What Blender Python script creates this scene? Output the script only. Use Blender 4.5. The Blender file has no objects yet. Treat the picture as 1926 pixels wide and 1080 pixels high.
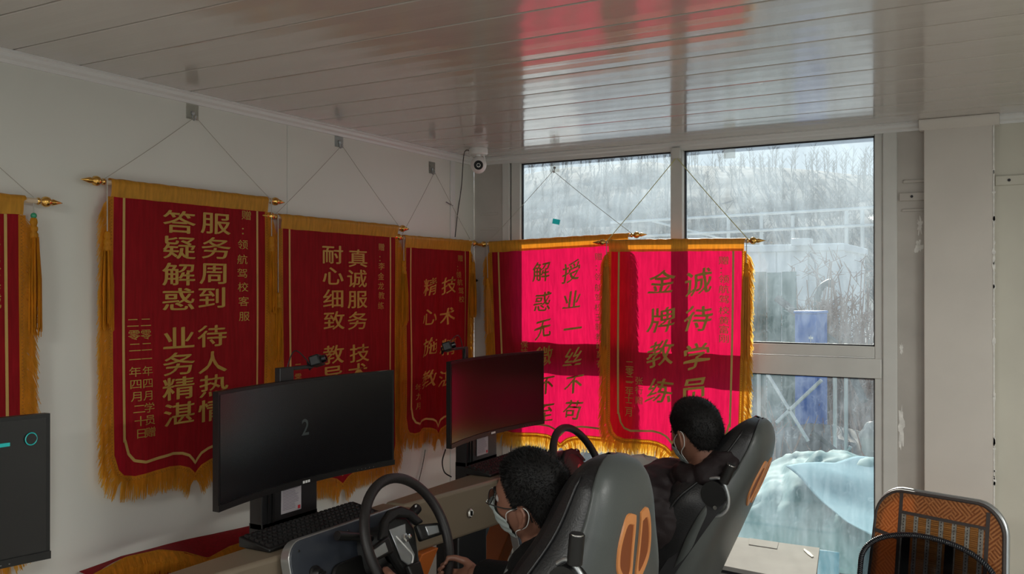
import bpy, bmesh, math, random
from mathutils import Vector, Matrix, Euler, noise
random.seed(7)
S = bpy.context.scene
COL = S.collection
PI = math.pi
def R(d): return math.radians(d)

# ------------------------------------------------------------------ camera
FPX, CX, CY, YAW, HZ, CAMZ = 1716.0, 963.0, 540.0, 29.9, 545.0, 1.70
cam = bpy.data.objects.new('camera', bpy.data.cameras.new('camera'))
COL.objects.link(cam)
cam.data.sensor_width = 36; cam.data.lens = FPX / 1926 * 36
cam.data.clip_start = 0.05; cam.data.clip_end = 400
cam.location = (0, 0, CAMZ)
cam.rotation_euler = (R(90) + math.atan((HZ - CY) / FPX), 0, R(YAW))
S.camera = cam

# ------------------------------------------------------------------ sky
W = bpy.data.worlds.new('sky'); S.world = W; W.use_nodes = True
nt = W.node_tree; nt.nodes.clear()
wo = nt.nodes.new('ShaderNodeOutputWorld'); bg = nt.nodes.new('ShaderNodeBackground')
tc = nt.nodes.new('ShaderNodeTexCoord'); sx = nt.nodes.new('ShaderNodeSeparateXYZ')
cr = nt.nodes.new('ShaderNodeValToRGB')
cr.color_ramp.elements[0].position = 0.0; cr.color_ramp.elements[0].color = (.74, .82, .91, 1)
cr.color_ramp.elements[1].position = 0.6; cr.color_ramp.elements[1].color = (.48, .62, .82, 1)
nt.links.new(tc.outputs['Generated'], sx.inputs[0]); nt.links.new(sx.outputs['Z'], cr.inputs[0])
nt.links.new(cr.outputs[0], bg.inputs[0]); nt.links.new(bg.outputs[0], wo.inputs[0])
bg.inputs[1].default_value = .72

# ------------------------------------------------------------------ sun (low winter sun beyond the window)
sd = bpy.data.lights.new('sun', 'SUN'); sd.energy = 9.5; sd.angle = R(0.6); sd.color = (1.0, .93, .82)
sun = bpy.data.objects.new('sun', sd); COL.objects.link(sun)
SAZ, SEL = R(21), R(25.5)
sdir = Vector((math.sin(SAZ) * math.cos(SEL), -math.cos(SAZ) * math.cos(SEL), -math.sin(SEL)))
sun.rotation_euler = sdir.to_track_quat('-Z', 'Y').to_euler()
sun.location = (-4, 12, 8)

S.view_settings.view_transform = 'Standard'; S.view_settings.look = 'None'
S.view_settings.gamma = 1; S.view_settings.use_curve_mapping = False
S.view_settings.exposure = 0.0
# fill lamps added out of view to brighten the indoor walls
for _x, _y in ((-1.2, -1.0), (1.4, -1.0), (1.4, 1.6)):
    _l = bpy.data.lights.new('fill_light', 'AREA'); _l.shape = 'RECTANGLE'; _l.size = .25; _l.size_y = 1.2; _l.energy = 60; _l.color = (1.0, .995, .94)
    _o = bpy.data.objects.new('fill_light', _l); COL.objects.link(_o); _o.location = (_x, _y, 2.36)

# ------------------------------------------------------------------ placing helpers (photo measurements -> metres)
_y = R(YAW)
FW = Vector((-math.sin(_y), math.cos(_y), 0)); RT = Vector((math.cos(_y), math.sin(_y), 0))
def ray(px, py): return FW + RT * ((px - CX) / FPX) + Vector((0, 0, (HZ - py) / FPX))
O = Vector((0, 0, CAMZ))
def at_x(px, py, X): d = ray(px, py); return O + d * (X / d.x)
def at_y(px, py, Y): d = ray(px, py); return O + d * (Y / d.y)
def at_z(px, py, Z): d = ray(px, py); return O + d * ((Z - CAMZ) / d.z)
def at_d(px, py, D): return O + ray(px, py) * D

# ------------------------------------------------------------------ materials
def hexlin(r, g, b):
    f = lambda c: (c / 255 / 12.92) if c / 255 <= .04045 else ((c / 255 + .055) / 1.055) ** 2.4
    return (f(r), f(g), f(b), 1)
def mat(name, col, rough=.5, metal=0, spec=.5, bump=0, bscale=60, var=0, vscale=6, coat=0, trans=0, tcol=None, stretch=None, emit=0, alpha=1):
    m = bpy.data.materials.new(name); m.use_nodes = True
    n = m.node_tree; b = n.nodes['Principled BSDF']; out = n.nodes['Material Output']
    if len(col) == 3: col = (*col, 1)
    b.inputs['Base Color'].default_value = col
    b.inputs['Roughness'].default_value = rough; b.inputs['Metallic'].default_value = metal
    b.inputs['Specular IOR Level'].default_value = spec
    if coat: b.inputs['Coat Weight'].default_value = coat; b.inputs['Coat Roughness'].default_value = .08
    if emit: b.inputs['Emission Color'].default_value = col; b.inputs['Emission Strength'].default_value = emit
    co = n.nodes.new('ShaderNodeTexCoord'); mp = n.nodes.new('ShaderNodeMapping')
    n.links.new(co.outputs['Object'], mp.inputs[0])
    if stretch: mp.inputs['Scale'].default_value = stretch
    if var:
        t = n.nodes.new('ShaderNodeTexNoise'); t.inputs['Scale'].default_value = vscale; t.inputs['Detail'].default_value = 6
        n.links.new(mp.outputs[0], t.inputs[0])
        r = n.nodes.new('ShaderNodeMapRange'); r.inputs[1].default_value = .3; r.inputs[2].default_value = .7
        r.inputs[3].default_value = 1 - var; r.inputs[4].default_value = 1 + var * .5
        n.links.new(t.outputs[0], r.inputs[0])
        mx = n.nodes.new('ShaderNodeVectorMath'); mx.operation = 'SCALE'; mx.inputs[0].default_value = col[:3]
        n.links.new(r.outputs[0], mx.inputs['Scale']); n.links.new(mx.outputs[0], b.inputs['Base Color'])
    if bump:
        t = n.nodes.new('ShaderNodeTexNoise'); t.inputs['Scale'].default_value = bscale; t.inputs['Detail'].default_value = 4
        n.links.new(mp.outputs[0], t.inputs[0])
        bm_ = n.nodes.new('ShaderNodeBump'); bm_.inputs['Strength'].default_value = bump; bm_.inputs['Distance'].default_value = .01
        n.links.new(t.outputs[0], bm_.inputs['Height']); n.links.new(bm_.outputs[0], b.inputs['Normal'])
    if trans:
        tr = n.nodes.new('ShaderNodeBsdfTranslucent'); tr.inputs[0].default_value = (*(tcol or col)[:3], 1)
        mxs = n.nodes.new('ShaderNodeMixShader'); mxs.inputs[0].default_value = trans
        n.links.new(b.outputs[0], mxs.inputs[1]); n.links.new(tr.outputs[0], mxs.inputs[2]); n.links.new(mxs.outputs[0], out.inputs[0])
    return m
M = {}
M['wall'] = mat('painted wall panel', (.70, .71, .66), .45, bump=.05, bscale=8, var=.04, vscale=2)
M['wall2'] = mat('cream wall panel', (.60, .58, .50), .5, var=.08, vscale=3)
M['pier'] = mat('scuffed grey panel', (.50, .47, .43), .5, var=.14, vscale=5)
M['column'] = mat('painted column', (.66, .62, .57), .5, var=.05, vscale=4)
M['patch'] = mat('torn white paint', (.85, .84, .8), .7, var=.2, vscale=40)
M['trim'] = mat('white pvc trim', (.72, .72, .71), .3)
M['alu'] = mat('white aluminium frame', (.66, .66, .63), .35, var=.05, vscale=9)
M['gasket'] = mat('black rubber gasket', (.02, .02, .025), .6)
M['floor'] = mat('grey floor tile', (.34, .32, .29), .35, var=.1)
M['roof'] = mat('roof', (.4, .4, .4), .7)
M['gold'] = mat('gold lettering', (.44, .27, .055), .42, metal=.3, bump=.2, bscale=300)
M['goldline'] = mat('gold braid line', (.52, .33, .10), .5, metal=.2)
M['brass'] = mat('polished brass', (.80, .46, .12), .16, metal=1)
M['rod'] = mat('pale wooden rod', (.62, .5, .36), .5)
M['cord'] = mat('pale cord', (.42, .40, .35), .7)
M['cordy'] = mat('yellow cord', (.62, .62, .28), .7)
M['jade'] = mat('green bead', (.03, .28, .14), .25)
M['black'] = mat('black plastic', (.008, .008, .008), .42, spec=.35)
M['blackm'] = mat('black metal', (.010, .010, .011), .45)
M['screen'] = mat('dark glossy screen', (.004, .004, .005), .24, spec=.5)
M['cabwhite'] = mat('off white cabinet', (.36, .35, .33), .85, spec=.04, var=.08)
M['white'] = mat('white plastic', (.78, .78, .76), .35)
M['paper'] = mat('white paper', (.40, .37, .39), .7)
M['inkred'] = mat('red ink', (.45, .02, .03), .7)
M['ink'] = mat('grey ink', (.16, .14, .17), .7)
M['beige'] = mat('beige powder coat', (.17, .135, .095), .33, bump=.03, bscale=400)
M['dash'] = mat('dark blue grey dash plate', (.032, .038, .050), .35)
M['dashrim'] = mat('pale metal rim', (.3, .3, .29), .3, metal=.6)
M['rubber'] = mat('black wheel leather', (.010, .008, .008), .5, bump=.1, bscale=250)
M['pad'] = mat('dark red brown horn pad', (.045, .012, .012), .4)
M['padring'] = mat('dull red metal emblem', (.40, .10, .09), .35, metal=.5)
M['chrome'] = mat('chrome', (.7, .7, .7), .15, metal=1)
M['steel'] = mat('zinc steel', (.42, .44, .45), .35, metal=.8)
M['orange'] = mat('orange paint', (.45, .11, .015), .4)
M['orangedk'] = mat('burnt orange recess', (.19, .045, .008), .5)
M['orangerim'] = mat('pale orange rim', (.56, .22, .07), .4)
M['seatgrey'] = mat('grey vinyl seat back', (.062, .070, .068), .40, bump=.06, bscale=300)
M['seatblack'] = mat('black vinyl', (.008, .008, .009), .40, bump=.1, bscale=200)
M['thread'] = mat('beige stitching', (.30, .24, .16), .7)
M['belt'] = mat('black seat belt webbing', (.014, .014, .016), .7)
M['skin'] = mat('skin', (.19, .085, .055), .48, var=.08, vscale=30)
M['hair'] = mat('black hair', (.004, .0035, .0035), .6, spec=.25)
M['jacket'] = mat('black jacket', (.005, .005, .005), .85, spec=.2, bump=.15, bscale=120)
M['jacket2'] = mat('dark plum down jacket', (.013, .008, .009), .65, spec=.3, bump=.15, bscale=60)
M['trouser'] = mat('dark trousers', (.02, .022, .03), .8)
M['mask'] = mat('pale surgical mask', (.36, .41, .40), .7, trans=.25)
M['strap'] = mat('white elastic', (.5, .51, .49), .7)
M['eye'] = mat('eye white', (.3, .28, .27), .35)
M['iris'] = mat('dark iris', (.02, .012, .01), .2)
M['teal'] = mat('teal sticker', (.05, .50, .52), .5, trans=.5)
M['weave'] = mat('woven rattan', (.42, .16, .05), .55, bump=.3, bscale=90, var=.4, vscale=45, trans=.35, tcol=(.75, .33, .10, 1))
M['slat'] = mat('bamboo slats', (.38, .17, .04), .5, var=.45, vscale=8, stretch=(1, 1, 30), trans=.35, tcol=(.7, .33, .08, 1))
M['crochet'] = mat('grey crochet lace', (.30, .28, .24), .8, var=.5, vscale=70, trans=.2)
M['binding'] = mat('brown binding tape', (.045, .035, .032), .6)
M['rope'] = mat('black twisted plastic', (.012, .014, .018), .25)
M['tarp'] = mat('pale teal tarpaulin', (.15, .30, .32), .7, spec=.12, bump=.3, bscale=6, var=.22, vscale=3, trans=.12)
M['tarp2'] = mat('pale blue sheet', (.20, .35, .42), .8, spec=.05, bump=.2, bscale=5, trans=.1)
M['container'] = mat('white container panels', (.86, .87, .86), .5, var=.1, vscale=.6)
M['board'] = mat('weathered green board', (.06, .15, .13), .7, var=.3, vscale=2)
M['blue'] = mat('blue painted box', (.02, .13, .52), .5, var=.15, vscale=5)
M['earth'] = mat('grey brown earth', (.16, .145, .13), .95, var=.4, vscale=.8)
M['hill'] = mat('winter hillside', (.12, .115, .11), 1, var=.7, vscale=.9, bump=1, bscale=1.2)
M['twig'] = mat('bare twigs', (.20, .17, .15), .9)
M['twigpale'] = mat('dry pale stems', (.30, .17, .12), .9)
M['galv'] = mat('galvanised tube', (.45, .47, .48), .4, metal=.4)
M['concrete'] = mat('concrete yard', (.23, .23, .23), .9, var=.25, vscale=1.2)
M['cloudy'] = mat('clear crumpled plastic', (.45, .45, .44), .25, bump=.6, bscale=22, trans=.5)

def cloth_mat(name, col, tcol, w, rough=.75):
    m = bpy.data.materials.new(name); m.use_nodes = True; n = m.node_tree; n.nodes.clear()
    out = n.nodes.new('ShaderNodeOutputMaterial'); b = n.nodes.new('ShaderNodeBsdfPrincipled')
    b.inputs['Roughness'].default_value = rough; b.inputs['Sheen Weight'].default_value = .15
    b.inputs['Sheen Tint'].default_value = col
    b.inputs['Specular IOR Level'].default_value = .25
    co = n.nodes.new('ShaderNodeTexCoord'); mp = n.nodes.new('ShaderNodeMapping'); mp.inputs['Scale'].default_value = (1, 1, .12)
    t = n.nodes.new('ShaderNodeTexNoise'); t.inputs['Scale'].default_value = 90; t.inputs['Detail'].default_value = 3
    n.links.new(co.outputs['Object'], mp.inputs[0]); n.links.new(mp.outputs[0], t.inputs[0])
    r = n.nodes.new('ShaderNodeMapRange'); r.inputs[1].default_value = .3; r.inputs[2].default_value = .7; r.inputs[3].default_value = .82; r.inputs[4].default_value = 1.1
    n.links.new(t.outputs[0], r.inputs[0])
    def sc(c):
        v = n.nodes.new('ShaderNodeVectorMath'); v.operation = 'SCALE'; v.inputs[0].default_value = c[:3]
        n.links.new(r.outputs[0], v.inputs['Scale']); return v.outputs[0]
    n.links.new(sc(col), b.inputs['Base Color'])
    tr = n.nodes.new('ShaderNodeBsdfTranslucent'); n.links.new(sc(tcol), tr.inputs[0])
    mx = n.nodes.new('ShaderNodeMixShader'); mx.inputs[0].default_value = w
    n.links.new(b.outputs[0], mx.inputs[1]); n.links.new(tr.outputs[0], mx.inputs[2]); n.links.new(mx.outputs[0], out.inputs[0])
    return m
M['velvet'] = cloth_mat('crimson pennant velvet', (.26, .008, .012, 1), (.92, .008, .10, 1), .38)
M['sleeve'] = cloth_mat('yellow satin sleeve', (.62, .33, .04, 1), (.9, .30, .02, 1), .35, .4)
M['fringe'] = cloth_mat('golden fringe threads', (.60, .27, .025, 1), (1, .70, .16, 1), .55, .5)
M['zigzag'] = mat('brown zigzag braid', (.30, .13, .02), .7)

def glass_mat():
    m = bpy.data.materials.new('dusty window glass'); m.use_nodes = True; n = m.node_tree; n.nodes.clear()
    out = n.nodes.new('ShaderNodeOutputMaterial')
    tr = n.nodes.new('ShaderNodeBsdfTransparent'); tr.inputs[0].default_value = (.93, .96, .96, 1)
    gl = n.nodes.new('ShaderNodeBsdfGlossy'); gl.inputs['Roughness'].default_value = .03
    du = n.nodes.new('ShaderNodeBsdfTranslucent'); du.inputs[0].default_value = (.72, .86, .98, 1)
    fr = n.nodes.new('ShaderNodeFresnel'); fr.inputs[0].default_value = 1.45
    co = n.nodes.new('ShaderNodeTexCoord')
    mp = n.nodes.new('ShaderNodeMapping'); mp.inputs['Scale'].default_value = (9, 1, 1.2)
    t = n.nodes.new('ShaderNodeTexNoise'); t.inputs['Scale'].default_value = 3; t.inputs['Detail'].default_value = 8; t.inputs['Roughness'].default_value = .65
    n.links.new(co.outputs['Object'], mp.inputs[0]); n.links.new(mp.outputs[0], t.inputs[0])
    t2 = n.nodes.new('ShaderNodeTexNoise'); t2.inputs['Scale'].default_value = 1.6; t2.inputs['Detail'].default_value = 3; t2.inputs['Distortion'].default_value = 2
    n.links.new(co.outputs['Object'], t2.inputs[0])
    mr = n.nodes.new('ShaderNodeMapRange'); mr.inputs[1].default_value = .35; mr.inputs[2].default_value = .7; mr.inputs[3].default_value = .012; mr.inputs[4].default_value = .06
    n.links.new(t.outputs[0], mr.inputs[0])
    mr2 = n.nodes.new('ShaderNodeMapRange'); mr2.inputs[1].default_value = .4; mr2.inputs[2].default_value = .65; mr2.inputs[3].default_value = 0; mr2.inputs[4].default_value = .05
    n.links.new(t2.outputs[0], mr2.inputs[0])
    # fine wiping scratches
    wv = n.nodes.new('ShaderNodeTexVoronoi'); wv.feature = 'DISTANCE_TO_EDGE'; wv.inputs['Scale'].default_value = 9
    mp3 = n.nodes.new('ShaderNodeMapping'); mp3.inputs['Scale'].default_value = (1, 1, 1); mp3.inputs['Rotation'].default_value = (0, .5, 0)
    nz = n.nodes.new('ShaderNodeTexNoise'); nz.inputs['Scale'].default_value = 6
    av = n.nodes.new('ShaderNodeVectorMath'); av.operation = 'ADD'
    n.links.new(co.outputs['Object'], nz.inputs[0]); n.links.new(co.outputs['Object'], av.inputs[0]); n.links.new(nz.outputs['Color'], av.inputs[1])
    n.links.new(av.outputs[0], mp3.inputs[0]); n.links.new(mp3.outputs[0], wv.inputs['Vector'])
    mr3 = n.nodes.new('ShaderNodeMapRange'); mr3.inputs[1].default_value = 0; mr3.inputs[2].default_value = .012; mr3.inputs[3].default_value = .07; mr3.inputs[4].default_value = 0
    n.links.new(wv.outputs['Distance'], mr3.inputs[0])
    a = n.nodes.new('ShaderNodeMath'); a.operation = 'ADD'; b = n.nodes.new('ShaderNodeMath'); b.operation = 'ADD'
    n.links.new(mr.outputs[0], a.inputs[0]); n.links.new(mr2.outputs[0], a.inputs[1]); n.links.new(a.outputs[0], b.inputs[0]); n.links.new(mr3.outputs[0], b.inputs[1])
    # bright upper haze painted in as dust growing denser towards the pane tops
    sp3 = n.nodes.new('ShaderNodeSeparateXYZ'); n.links.new(co.outputs['Object'], sp3.inputs[0])
    mr4 = n.nodes.new('ShaderNodeMapRange'); mr4.inputs[1].default_value = 1.6; mr4.inputs[2].default_value = 2.38; mr4.inputs[3].default_value = 0; mr4.inputs[4].default_value = .085
    n.links.new(sp3.outputs['Z'], mr4.inputs[0])
    b0 = b; b = n.nodes.new('ShaderNodeMath'); b.operation = 'ADD'; n.links.new(b0.outputs[0], b.inputs[0]); n.links.new(mr4.outputs[0], b.inputs[1])
    m1 = n.nodes.new('ShaderNodeMixShader'); n.links.new(b.outputs[0], m1.inputs[0]); n.links.new(tr.outputs[0], m1.inputs[1]); n.links.new(du.outputs[0], m1.inputs[2])
    m2 = n.nodes.new('ShaderNodeMixShader'); n.links.new(fr.outputs[0], m2.inputs[0]); n.links.new(m1.outputs[0], m2.inputs[1]); n.links.new(gl.outputs[0], m2.inputs[2])
    n.links.new(m2.outputs[0], out.inputs[0])
    return m
M['glass'] = glass_mat()
def clear_glass(name, tint=(.95, .97, .97, 1), k=None):
    m = bpy.data.materials.new(name); m.use_nodes = True; n = m.node_tree; n.nodes.clear()
    out = n.nodes.new('ShaderNodeOutputMaterial'); tr = n.nodes.new('ShaderNodeBsdfTransparent'); tr.inputs[0].default_value = tint
    gl = n.nodes.new('ShaderNodeBsdfGlossy'); gl.inputs['Roughness'].default_value = .05; fr = n.nodes.new('ShaderNodeFresnel')
    mx = n.nodes.new('ShaderNodeMixShader'); n.links.new(fr.outputs[0], mx.inputs[0]); n.links.new(tr.outputs[0], mx.inputs[1]); n.links.new(gl.outputs[0], mx.inputs[2])
    if k is not None: n.links.remove(mx.inputs[0].links[0]); mx.inputs[0].default_value = k
    n.links.new(mx.outputs[0], out.inputs[0]); return m
M['lens'] = clear_glass('spectacle lens')
M['clear'] = clear_glass('clear adhesive plastic', (.86, .86, .84, 1), .12)
M['mesh'] = clear_glass('black mesh', (.55, .55, .57, 1), .02)

def herringbone():
    m = M['weave']; n = m.node_tree; b = n.nodes['Principled BSDF']
    co = n.nodes.new('ShaderNodeTexCoord')
    outs = []
    for rot in (R(45), R(-45)):
        mp = n.nodes.new('ShaderNodeMapping'); mp.inputs['Rotation'].default_value = (0, rot, 0)
        w = n.nodes.new('ShaderNodeTexWave'); w.inputs['Scale'].default_value = 28; w.inputs['Distortion'].default_value = 1.2
        n.links.new(co.outputs['Object'], mp.inputs[0]); n.links.new(mp.outputs[0], w.inputs[0]); outs.append(w.outputs['Fac'])
    ck = n.nodes.new('ShaderNodeTexNoise'); ck.inputs['Scale'].default_value = 22; n.links.new(co.outputs['Object'], ck.inputs[0])
    st = n.nodes.new('ShaderNodeMath'); st.operation = 'GREATER_THAN'; st.inputs[1].default_value = .5; n.links.new(ck.outputs[0], st.inputs[0])
    mx = n.nodes.new('ShaderNodeMix'); n.links.new(st.outputs[0], mx.inputs[0]); n.links.new(outs[0], mx.inputs[2]); n.links.new(outs[1], mx.inputs[3])
    cr = n.nodes.new('ShaderNodeValToRGB'); cr.color_ramp.elements[0].color = (.17, .055, .016, 1); cr.color_ramp.elements[1].color = (.50, .22, .075, 1)
    n.links.new(mx.outputs[0], cr.inputs[0])
    n.links.new(cr.outputs[0], b.inputs['Base Color'])
herringbone()
def ceiling_mat():
    m = mat('glossy ceiling panel', (.50, .465, .43), .14, spec=.9, coat=.5)
    n = m.node_tree; b = n.nodes['Principled BSDF']
    co = n.nodes.new('ShaderNodeTexCoord'); mp = n.nodes.new('ShaderNodeMapping'); mp.inputs['Scale'].default_value = (.25, 14, 1)
    t = n.nodes.new('ShaderNodeTexNoise'); t.inputs['Scale'].default_value = 5; t.inputs['Detail'].default_value = 2
    n.links.new(co.outputs['Object'], mp.inputs[0]); n.links.new(mp.outputs[0], t.inputs[0])
    bp = n.nodes.new('ShaderNodeBump'); bp.inputs['Strength'].default_value = .06; bp.inputs['Distance'].default_value = .004
    n.links.new(t.outputs[0], bp.inputs['Height']); n.links.new(bp.outputs[0], b.inputs['Normal']); n.links.new(bp.outputs[0], b.inputs['Coat Normal'])
    return m
M['ceil'] = ceiling_mat()

# ------------------------------------------------------------------ mesh helpers
class MB:
    def __init__(s): s.v = []; s.f = []
    def add(s, vs, fs):
        o = len(s.v); s.v += [tuple(v) for v in vs]; s.f += [tuple(i + o for i in f) for f in fs]; return s
    def box(s, a, b, m=None):
        (x0, y0, z0), (x1, y1, z1) = a, b
        vs = [(x0, y0, z0), (x1, y0, z0), (x1, y1, z0), (x0, y1, z0), (x0, y0, z1), (x1, y0, z1), (x1, y1, z1), (x0, y1, z1)]
        if m: vs = [m @ Vector(v) for v in vs]
        return s.add(vs, [(0, 3, 2, 1), (4, 5, 6, 7), (0, 1, 5, 4), (1, 2, 6, 5), (2, 3, 7, 6), (3, 0, 4, 7)])
    def tube(s, pts, r, n=8, cap=True, closed=False):
        pts = [Vector(p) for p in pts]; N = len(pts)
        rs = r if isinstance(r, (list, tuple)) else [r] * N
        up = None; vs = []; fs = []
        for i, p in enumerate(pts):
            if closed: t = pts[(i + 1) % N] - pts[i - 1]
            else: t = pts[min(i + 1, N - 1)] - pts[max(i - 1, 0)]
            if t.length < 1e-9: t = Vector((0, 0, 1))
            t.normalize()
            if up is None:
                up = Vector((0, 0, 1)) if abs(t.z) < .9 else Vector((1, 0, 0))
            u = (up - t * up.dot(t))
            if u.length < 1e-6: u = t.orthogonal()
            u.normalize(); up = u; w = t.cross(u)
            for k in range(n):
                a = 2 * PI * k / n
                vs.append(p + (u * math.cos(a) + w * math.sin(a)) * rs[i])
        L = N if closed else N - 1
        for i in range(L):
            j = (i + 1) % N
            for k in range(n):
                k2 = (k + 1) % n
                fs.append((i * n + k, i * n + k2, j * n + k2, j * n + k))
        if cap and not closed:
            fs.append(tuple(range(n - 1, -1, -1))); fs.append(tuple((N - 1) * n + k for k in range(n)))
        return s.add(vs, fs)
    def lathe(s, prof, m=None, n=20):
        vs = []; fs = []
        for (r, z) in prof:
            for k in range(n):
                a = 2 * PI * k / n; v = Vector((max(r, 1e-4) * math.cos(a), max(r, 1e-4) * math.sin(a), z))
                vs.append(m @ v if m else v)
        for i in range(len(prof) - 1):
            for k in range(n):
                k2 = (k + 1) % n; fs.append((i * n + k, i * n + k2, (i + 1) * n + k2, (i + 1) * n + k))
        fs.append(tuple(range(n - 1, -1, -1))); fs.append(tuple((len(prof) - 1) * n + k for k in range(n)))
        return s.add(vs, fs)
    def prism(s, poly, f0, f1):
        # poly list of 2d points; f0,f1 map 2d -> 3d for both faces
        n = len(poly); vs = [f0(p) for p in poly] + [f1(p) for p in poly]
        fs = [tuple(range(n - 1, -1, -1)), tuple(range(n, 2 * n))] + [(i, (i + 1) % n, n + (i + 1) % n, n + i) for i in range(n)]
        return s.add(vs, fs)
    def grid(s, fn, nu, nv, closed_u=False):
        vs = [fn(i / (nu if closed_u else nu - 1), j / (nv - 1)) for j in range(nv) for i in range(nu)]
        fs = []
        for j in range(nv - 1):
            for i in range(nu if closed_u else nu - 1):
                i2 = (i + 1) % nu
                fs.append((j * nu + i, j * nu + i2, (j + 1) * nu + i2, (j + 1) * nu + i))
        return s.add(vs, fs)
    def build(s, name, m, parent=None, smooth=False, bevel=0, seg=2, solid=0, sub=0, auto=None):
        me = bpy.data.meshes.new(name); me.from_pydata(s.v, [], s.f); me.update()
        bm = bmesh.new(); bm.from_mesh(me)
        if not solid: bmesh.ops.recalc_face_normals(bm, faces=bm.faces)
        bm.to_mesh(me); bm.free()
        me.materials.append(M[m] if isinstance(m, str) else m)
        o = bpy.data.objects.new(name, me); COL.objects.link(o)
        if parent: o.parent = parent
        if solid: d = o.modifiers.new('solid', 'SOLIDIFY'); d.thickness = solid; d.offset = 0
        if bevel: d = o.modifiers.new('bevel', 'BEVEL'); d.width = bevel; d.segments = seg; d.limit_method = 'ANGLE'; d.angle_limit = R(40)
        if sub: d = o.modifiers.new('sub', 'SUBSURF'); d.levels = sub; d.render_levels = sub
        if smooth:
            for p in me.polygons: p.use_smooth = True
        elif bevel or auto:
            for p in me.polygons: p.use_smooth = True
            me.set_sharp_from_angle(angle=R(auto or 35))
        return o
def tag(o, label=None, cat=None, group=None, kind=None):
    if label: o['label'] = label
    if cat: o['category'] = cat
    if group: o['group'] = group
    if kind: o['kind'] = kind
    return o
def empty(name, loc=(0, 0, 0), rz=0, label=None, cat=None, group=None, kind=None):
    o = bpy.data.objects.new(name, None); COL.objects.link(o); o.location = loc; o.rotation_euler = (0, 0, rz)
    o.empty_display_size = .05
    return tag(o, label, cat, group, kind)
def box(name, a, b, m, parent=None, bevel=0): return MB().box(a, b).build(name, m, parent, bevel=bevel)
def smoothstep(a, b, x):
    t = max(0, min(1, (x - a) / (b - a))); return t * t * (3 - 2 * t)
def interp(tab, x):
    if x <= tab[0][0]: return tab[0][1]
    for (a, b), (c, d) in zip(tab, tab[1:]):
        if x <= c:
            t = (x - a) / (c - a); t = t * t * (3 - 2 * t) if False else t
            return b + (d - b) * t
    return tab[-1][1]
def spline(pts, n=8):
    P = [Vector(p) for p in pts]; out = []
    for i in range(len(P) - 1):
        p0 = P[max(i - 1, 0)]; p1 = P[i]; p2 = P[i + 1]; p3 = P[min(i + 2, len(P) - 1)]
        for k in range(n):
            t = k / n
            out.append(.5 * ((2 * p1) + (-p0 + p2) * t + (2 * p0 - 5 * p1 + 4 * p2 - p3) * t * t + (-p0 + 3 * p1 - 3 * p2 + p3) * t ** 3))
    out.append(P[-1]); return out

# lettering: one flat glyph outline mesh per character, from Blender's own built-in font
_gl = {}
def glyph(ch, bold=0.0):
    k = (ch, bold)
    if k in _gl: return _gl[k]
    c = bpy.data.curves.new('g', 'FONT'); c.body = ch; c.size = 1; c.resolution_u = 3; c.offset = bold
    o = bpy.data.objects.new('g', c); COL.objects.link(o)
    dg = bpy.context.evaluated_depsgraph_get(); me = o.evaluated_get(dg).to_mesh()
    vs = [Vector((v.co.x, v.co.y)) for v in me.vertices]; fs = [tuple(p.vertices) for p in me.polygons]
    o.evaluated_get(dg).to_mesh_clear(); bpy.data.objects.remove(o); bpy.data.curves.remove(c)
    if ord(ch) > 0x2E80: vs = [v - Vector((.5, .38)) for v in vs]
    elif vs:
        x0 = min(v.x for v in vs); x1 = max(v.x for v in vs); y0 = min(v.y for v in vs); y1 = max(v.y for v in vs)
        vs = [v - Vector(((x0 + x1) / 2, (y0 + y1) / 2)) for v in vs]
    _gl[k] = (vs, fs); return _gl[k]

# ================================================================== THE ROOM
WX, WY, CH = -2.64, 4.18, 2.405          # left wall plane, window wall plane, ceiling
XR, YB = 3.2, -3.2
def struct(o): o['kind'] = 'structure'; return o
struct(MB().box((WX - .1, YB - .1, -.06), (XR + .1, WY + .1, 0)).build('floor', 'floor'))
# ceiling: long glossy boards parallel to the window wall
ceil = empty('ceiling', (0, 0, CH), kind='structure')
sp = .2155; y = WY
k = 0
while y > YB:
    y0 = max(y - sp, YB)
    p = MB()
    g = .0022
    prof = [(y0 + g, .008), (y0 + g, .0015), (y0 + g + .004, 0), ((y0 + y) / 2 - .05, -.0008), ((y0 + y) / 2, -.0004), ((y0 + y) / 2 + .05, -.0008), (y - g - .004, 0), (y - g, .0015), (y - g, .008)]
    p.prism(prof, lambda q: (WX, q[0], q[1]), lambda q: (XR, q[0], q[1]))
    p.build('ceiling_panel', 'ceil', ceil)
    y -= sp
box('ceiling_backing', (WX - .1, YB - .1, .009), (XR + .1, WY + .1, .06), 'gasket', ceil)

# left wall of 1.2 m sandwich panels
wl = empty('wall_left', (WX, 0, 0), kind='structure')
ys = [YB, -2.04, -.84, .36, 1.56, 2.758, 3.963, WY]
for a, b in zip(ys, ys[1:]):
    box('wall_panel', (-.08, a + .0015, 0), (0, b - .0015, CH - .001), 'wall', wl, bevel=.002)
box('joint_strip', (-.085, YB, 0), (-.003, WY, CH - .001), 'trim', wl)
box('cover_strip', (0, 3.945, 0), (.006, 3.985, CH - .03), 'trim', wl, bevel=.002)
# cornice along the left wall and the window wall
def cornice(name, a, b, horiz):
    c = MB()
    prof = [(0, 0), (.034, 0), (.034, -.006), (.026, -.010), (.024, -.020), (.012, -.026), (.010, -.036), (0, -.036)]
    if horiz == 'y': c.prism(prof, lambda q: (WX + q[0], a, CH + q[1]), lambda q: (WX + q[0], b, CH + q[1]))
    else: c.prism(prof, lambda q: (a, WY - q[0], CH + q[1]), lambda q: (b, WY - q[0], CH + q[1]))
    return struct(c.build(name, 'trim', auto=30))
cornice('trim_1', YB, WY, 'y'); cornice('trim_2', WX, XR, 'x')

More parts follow.
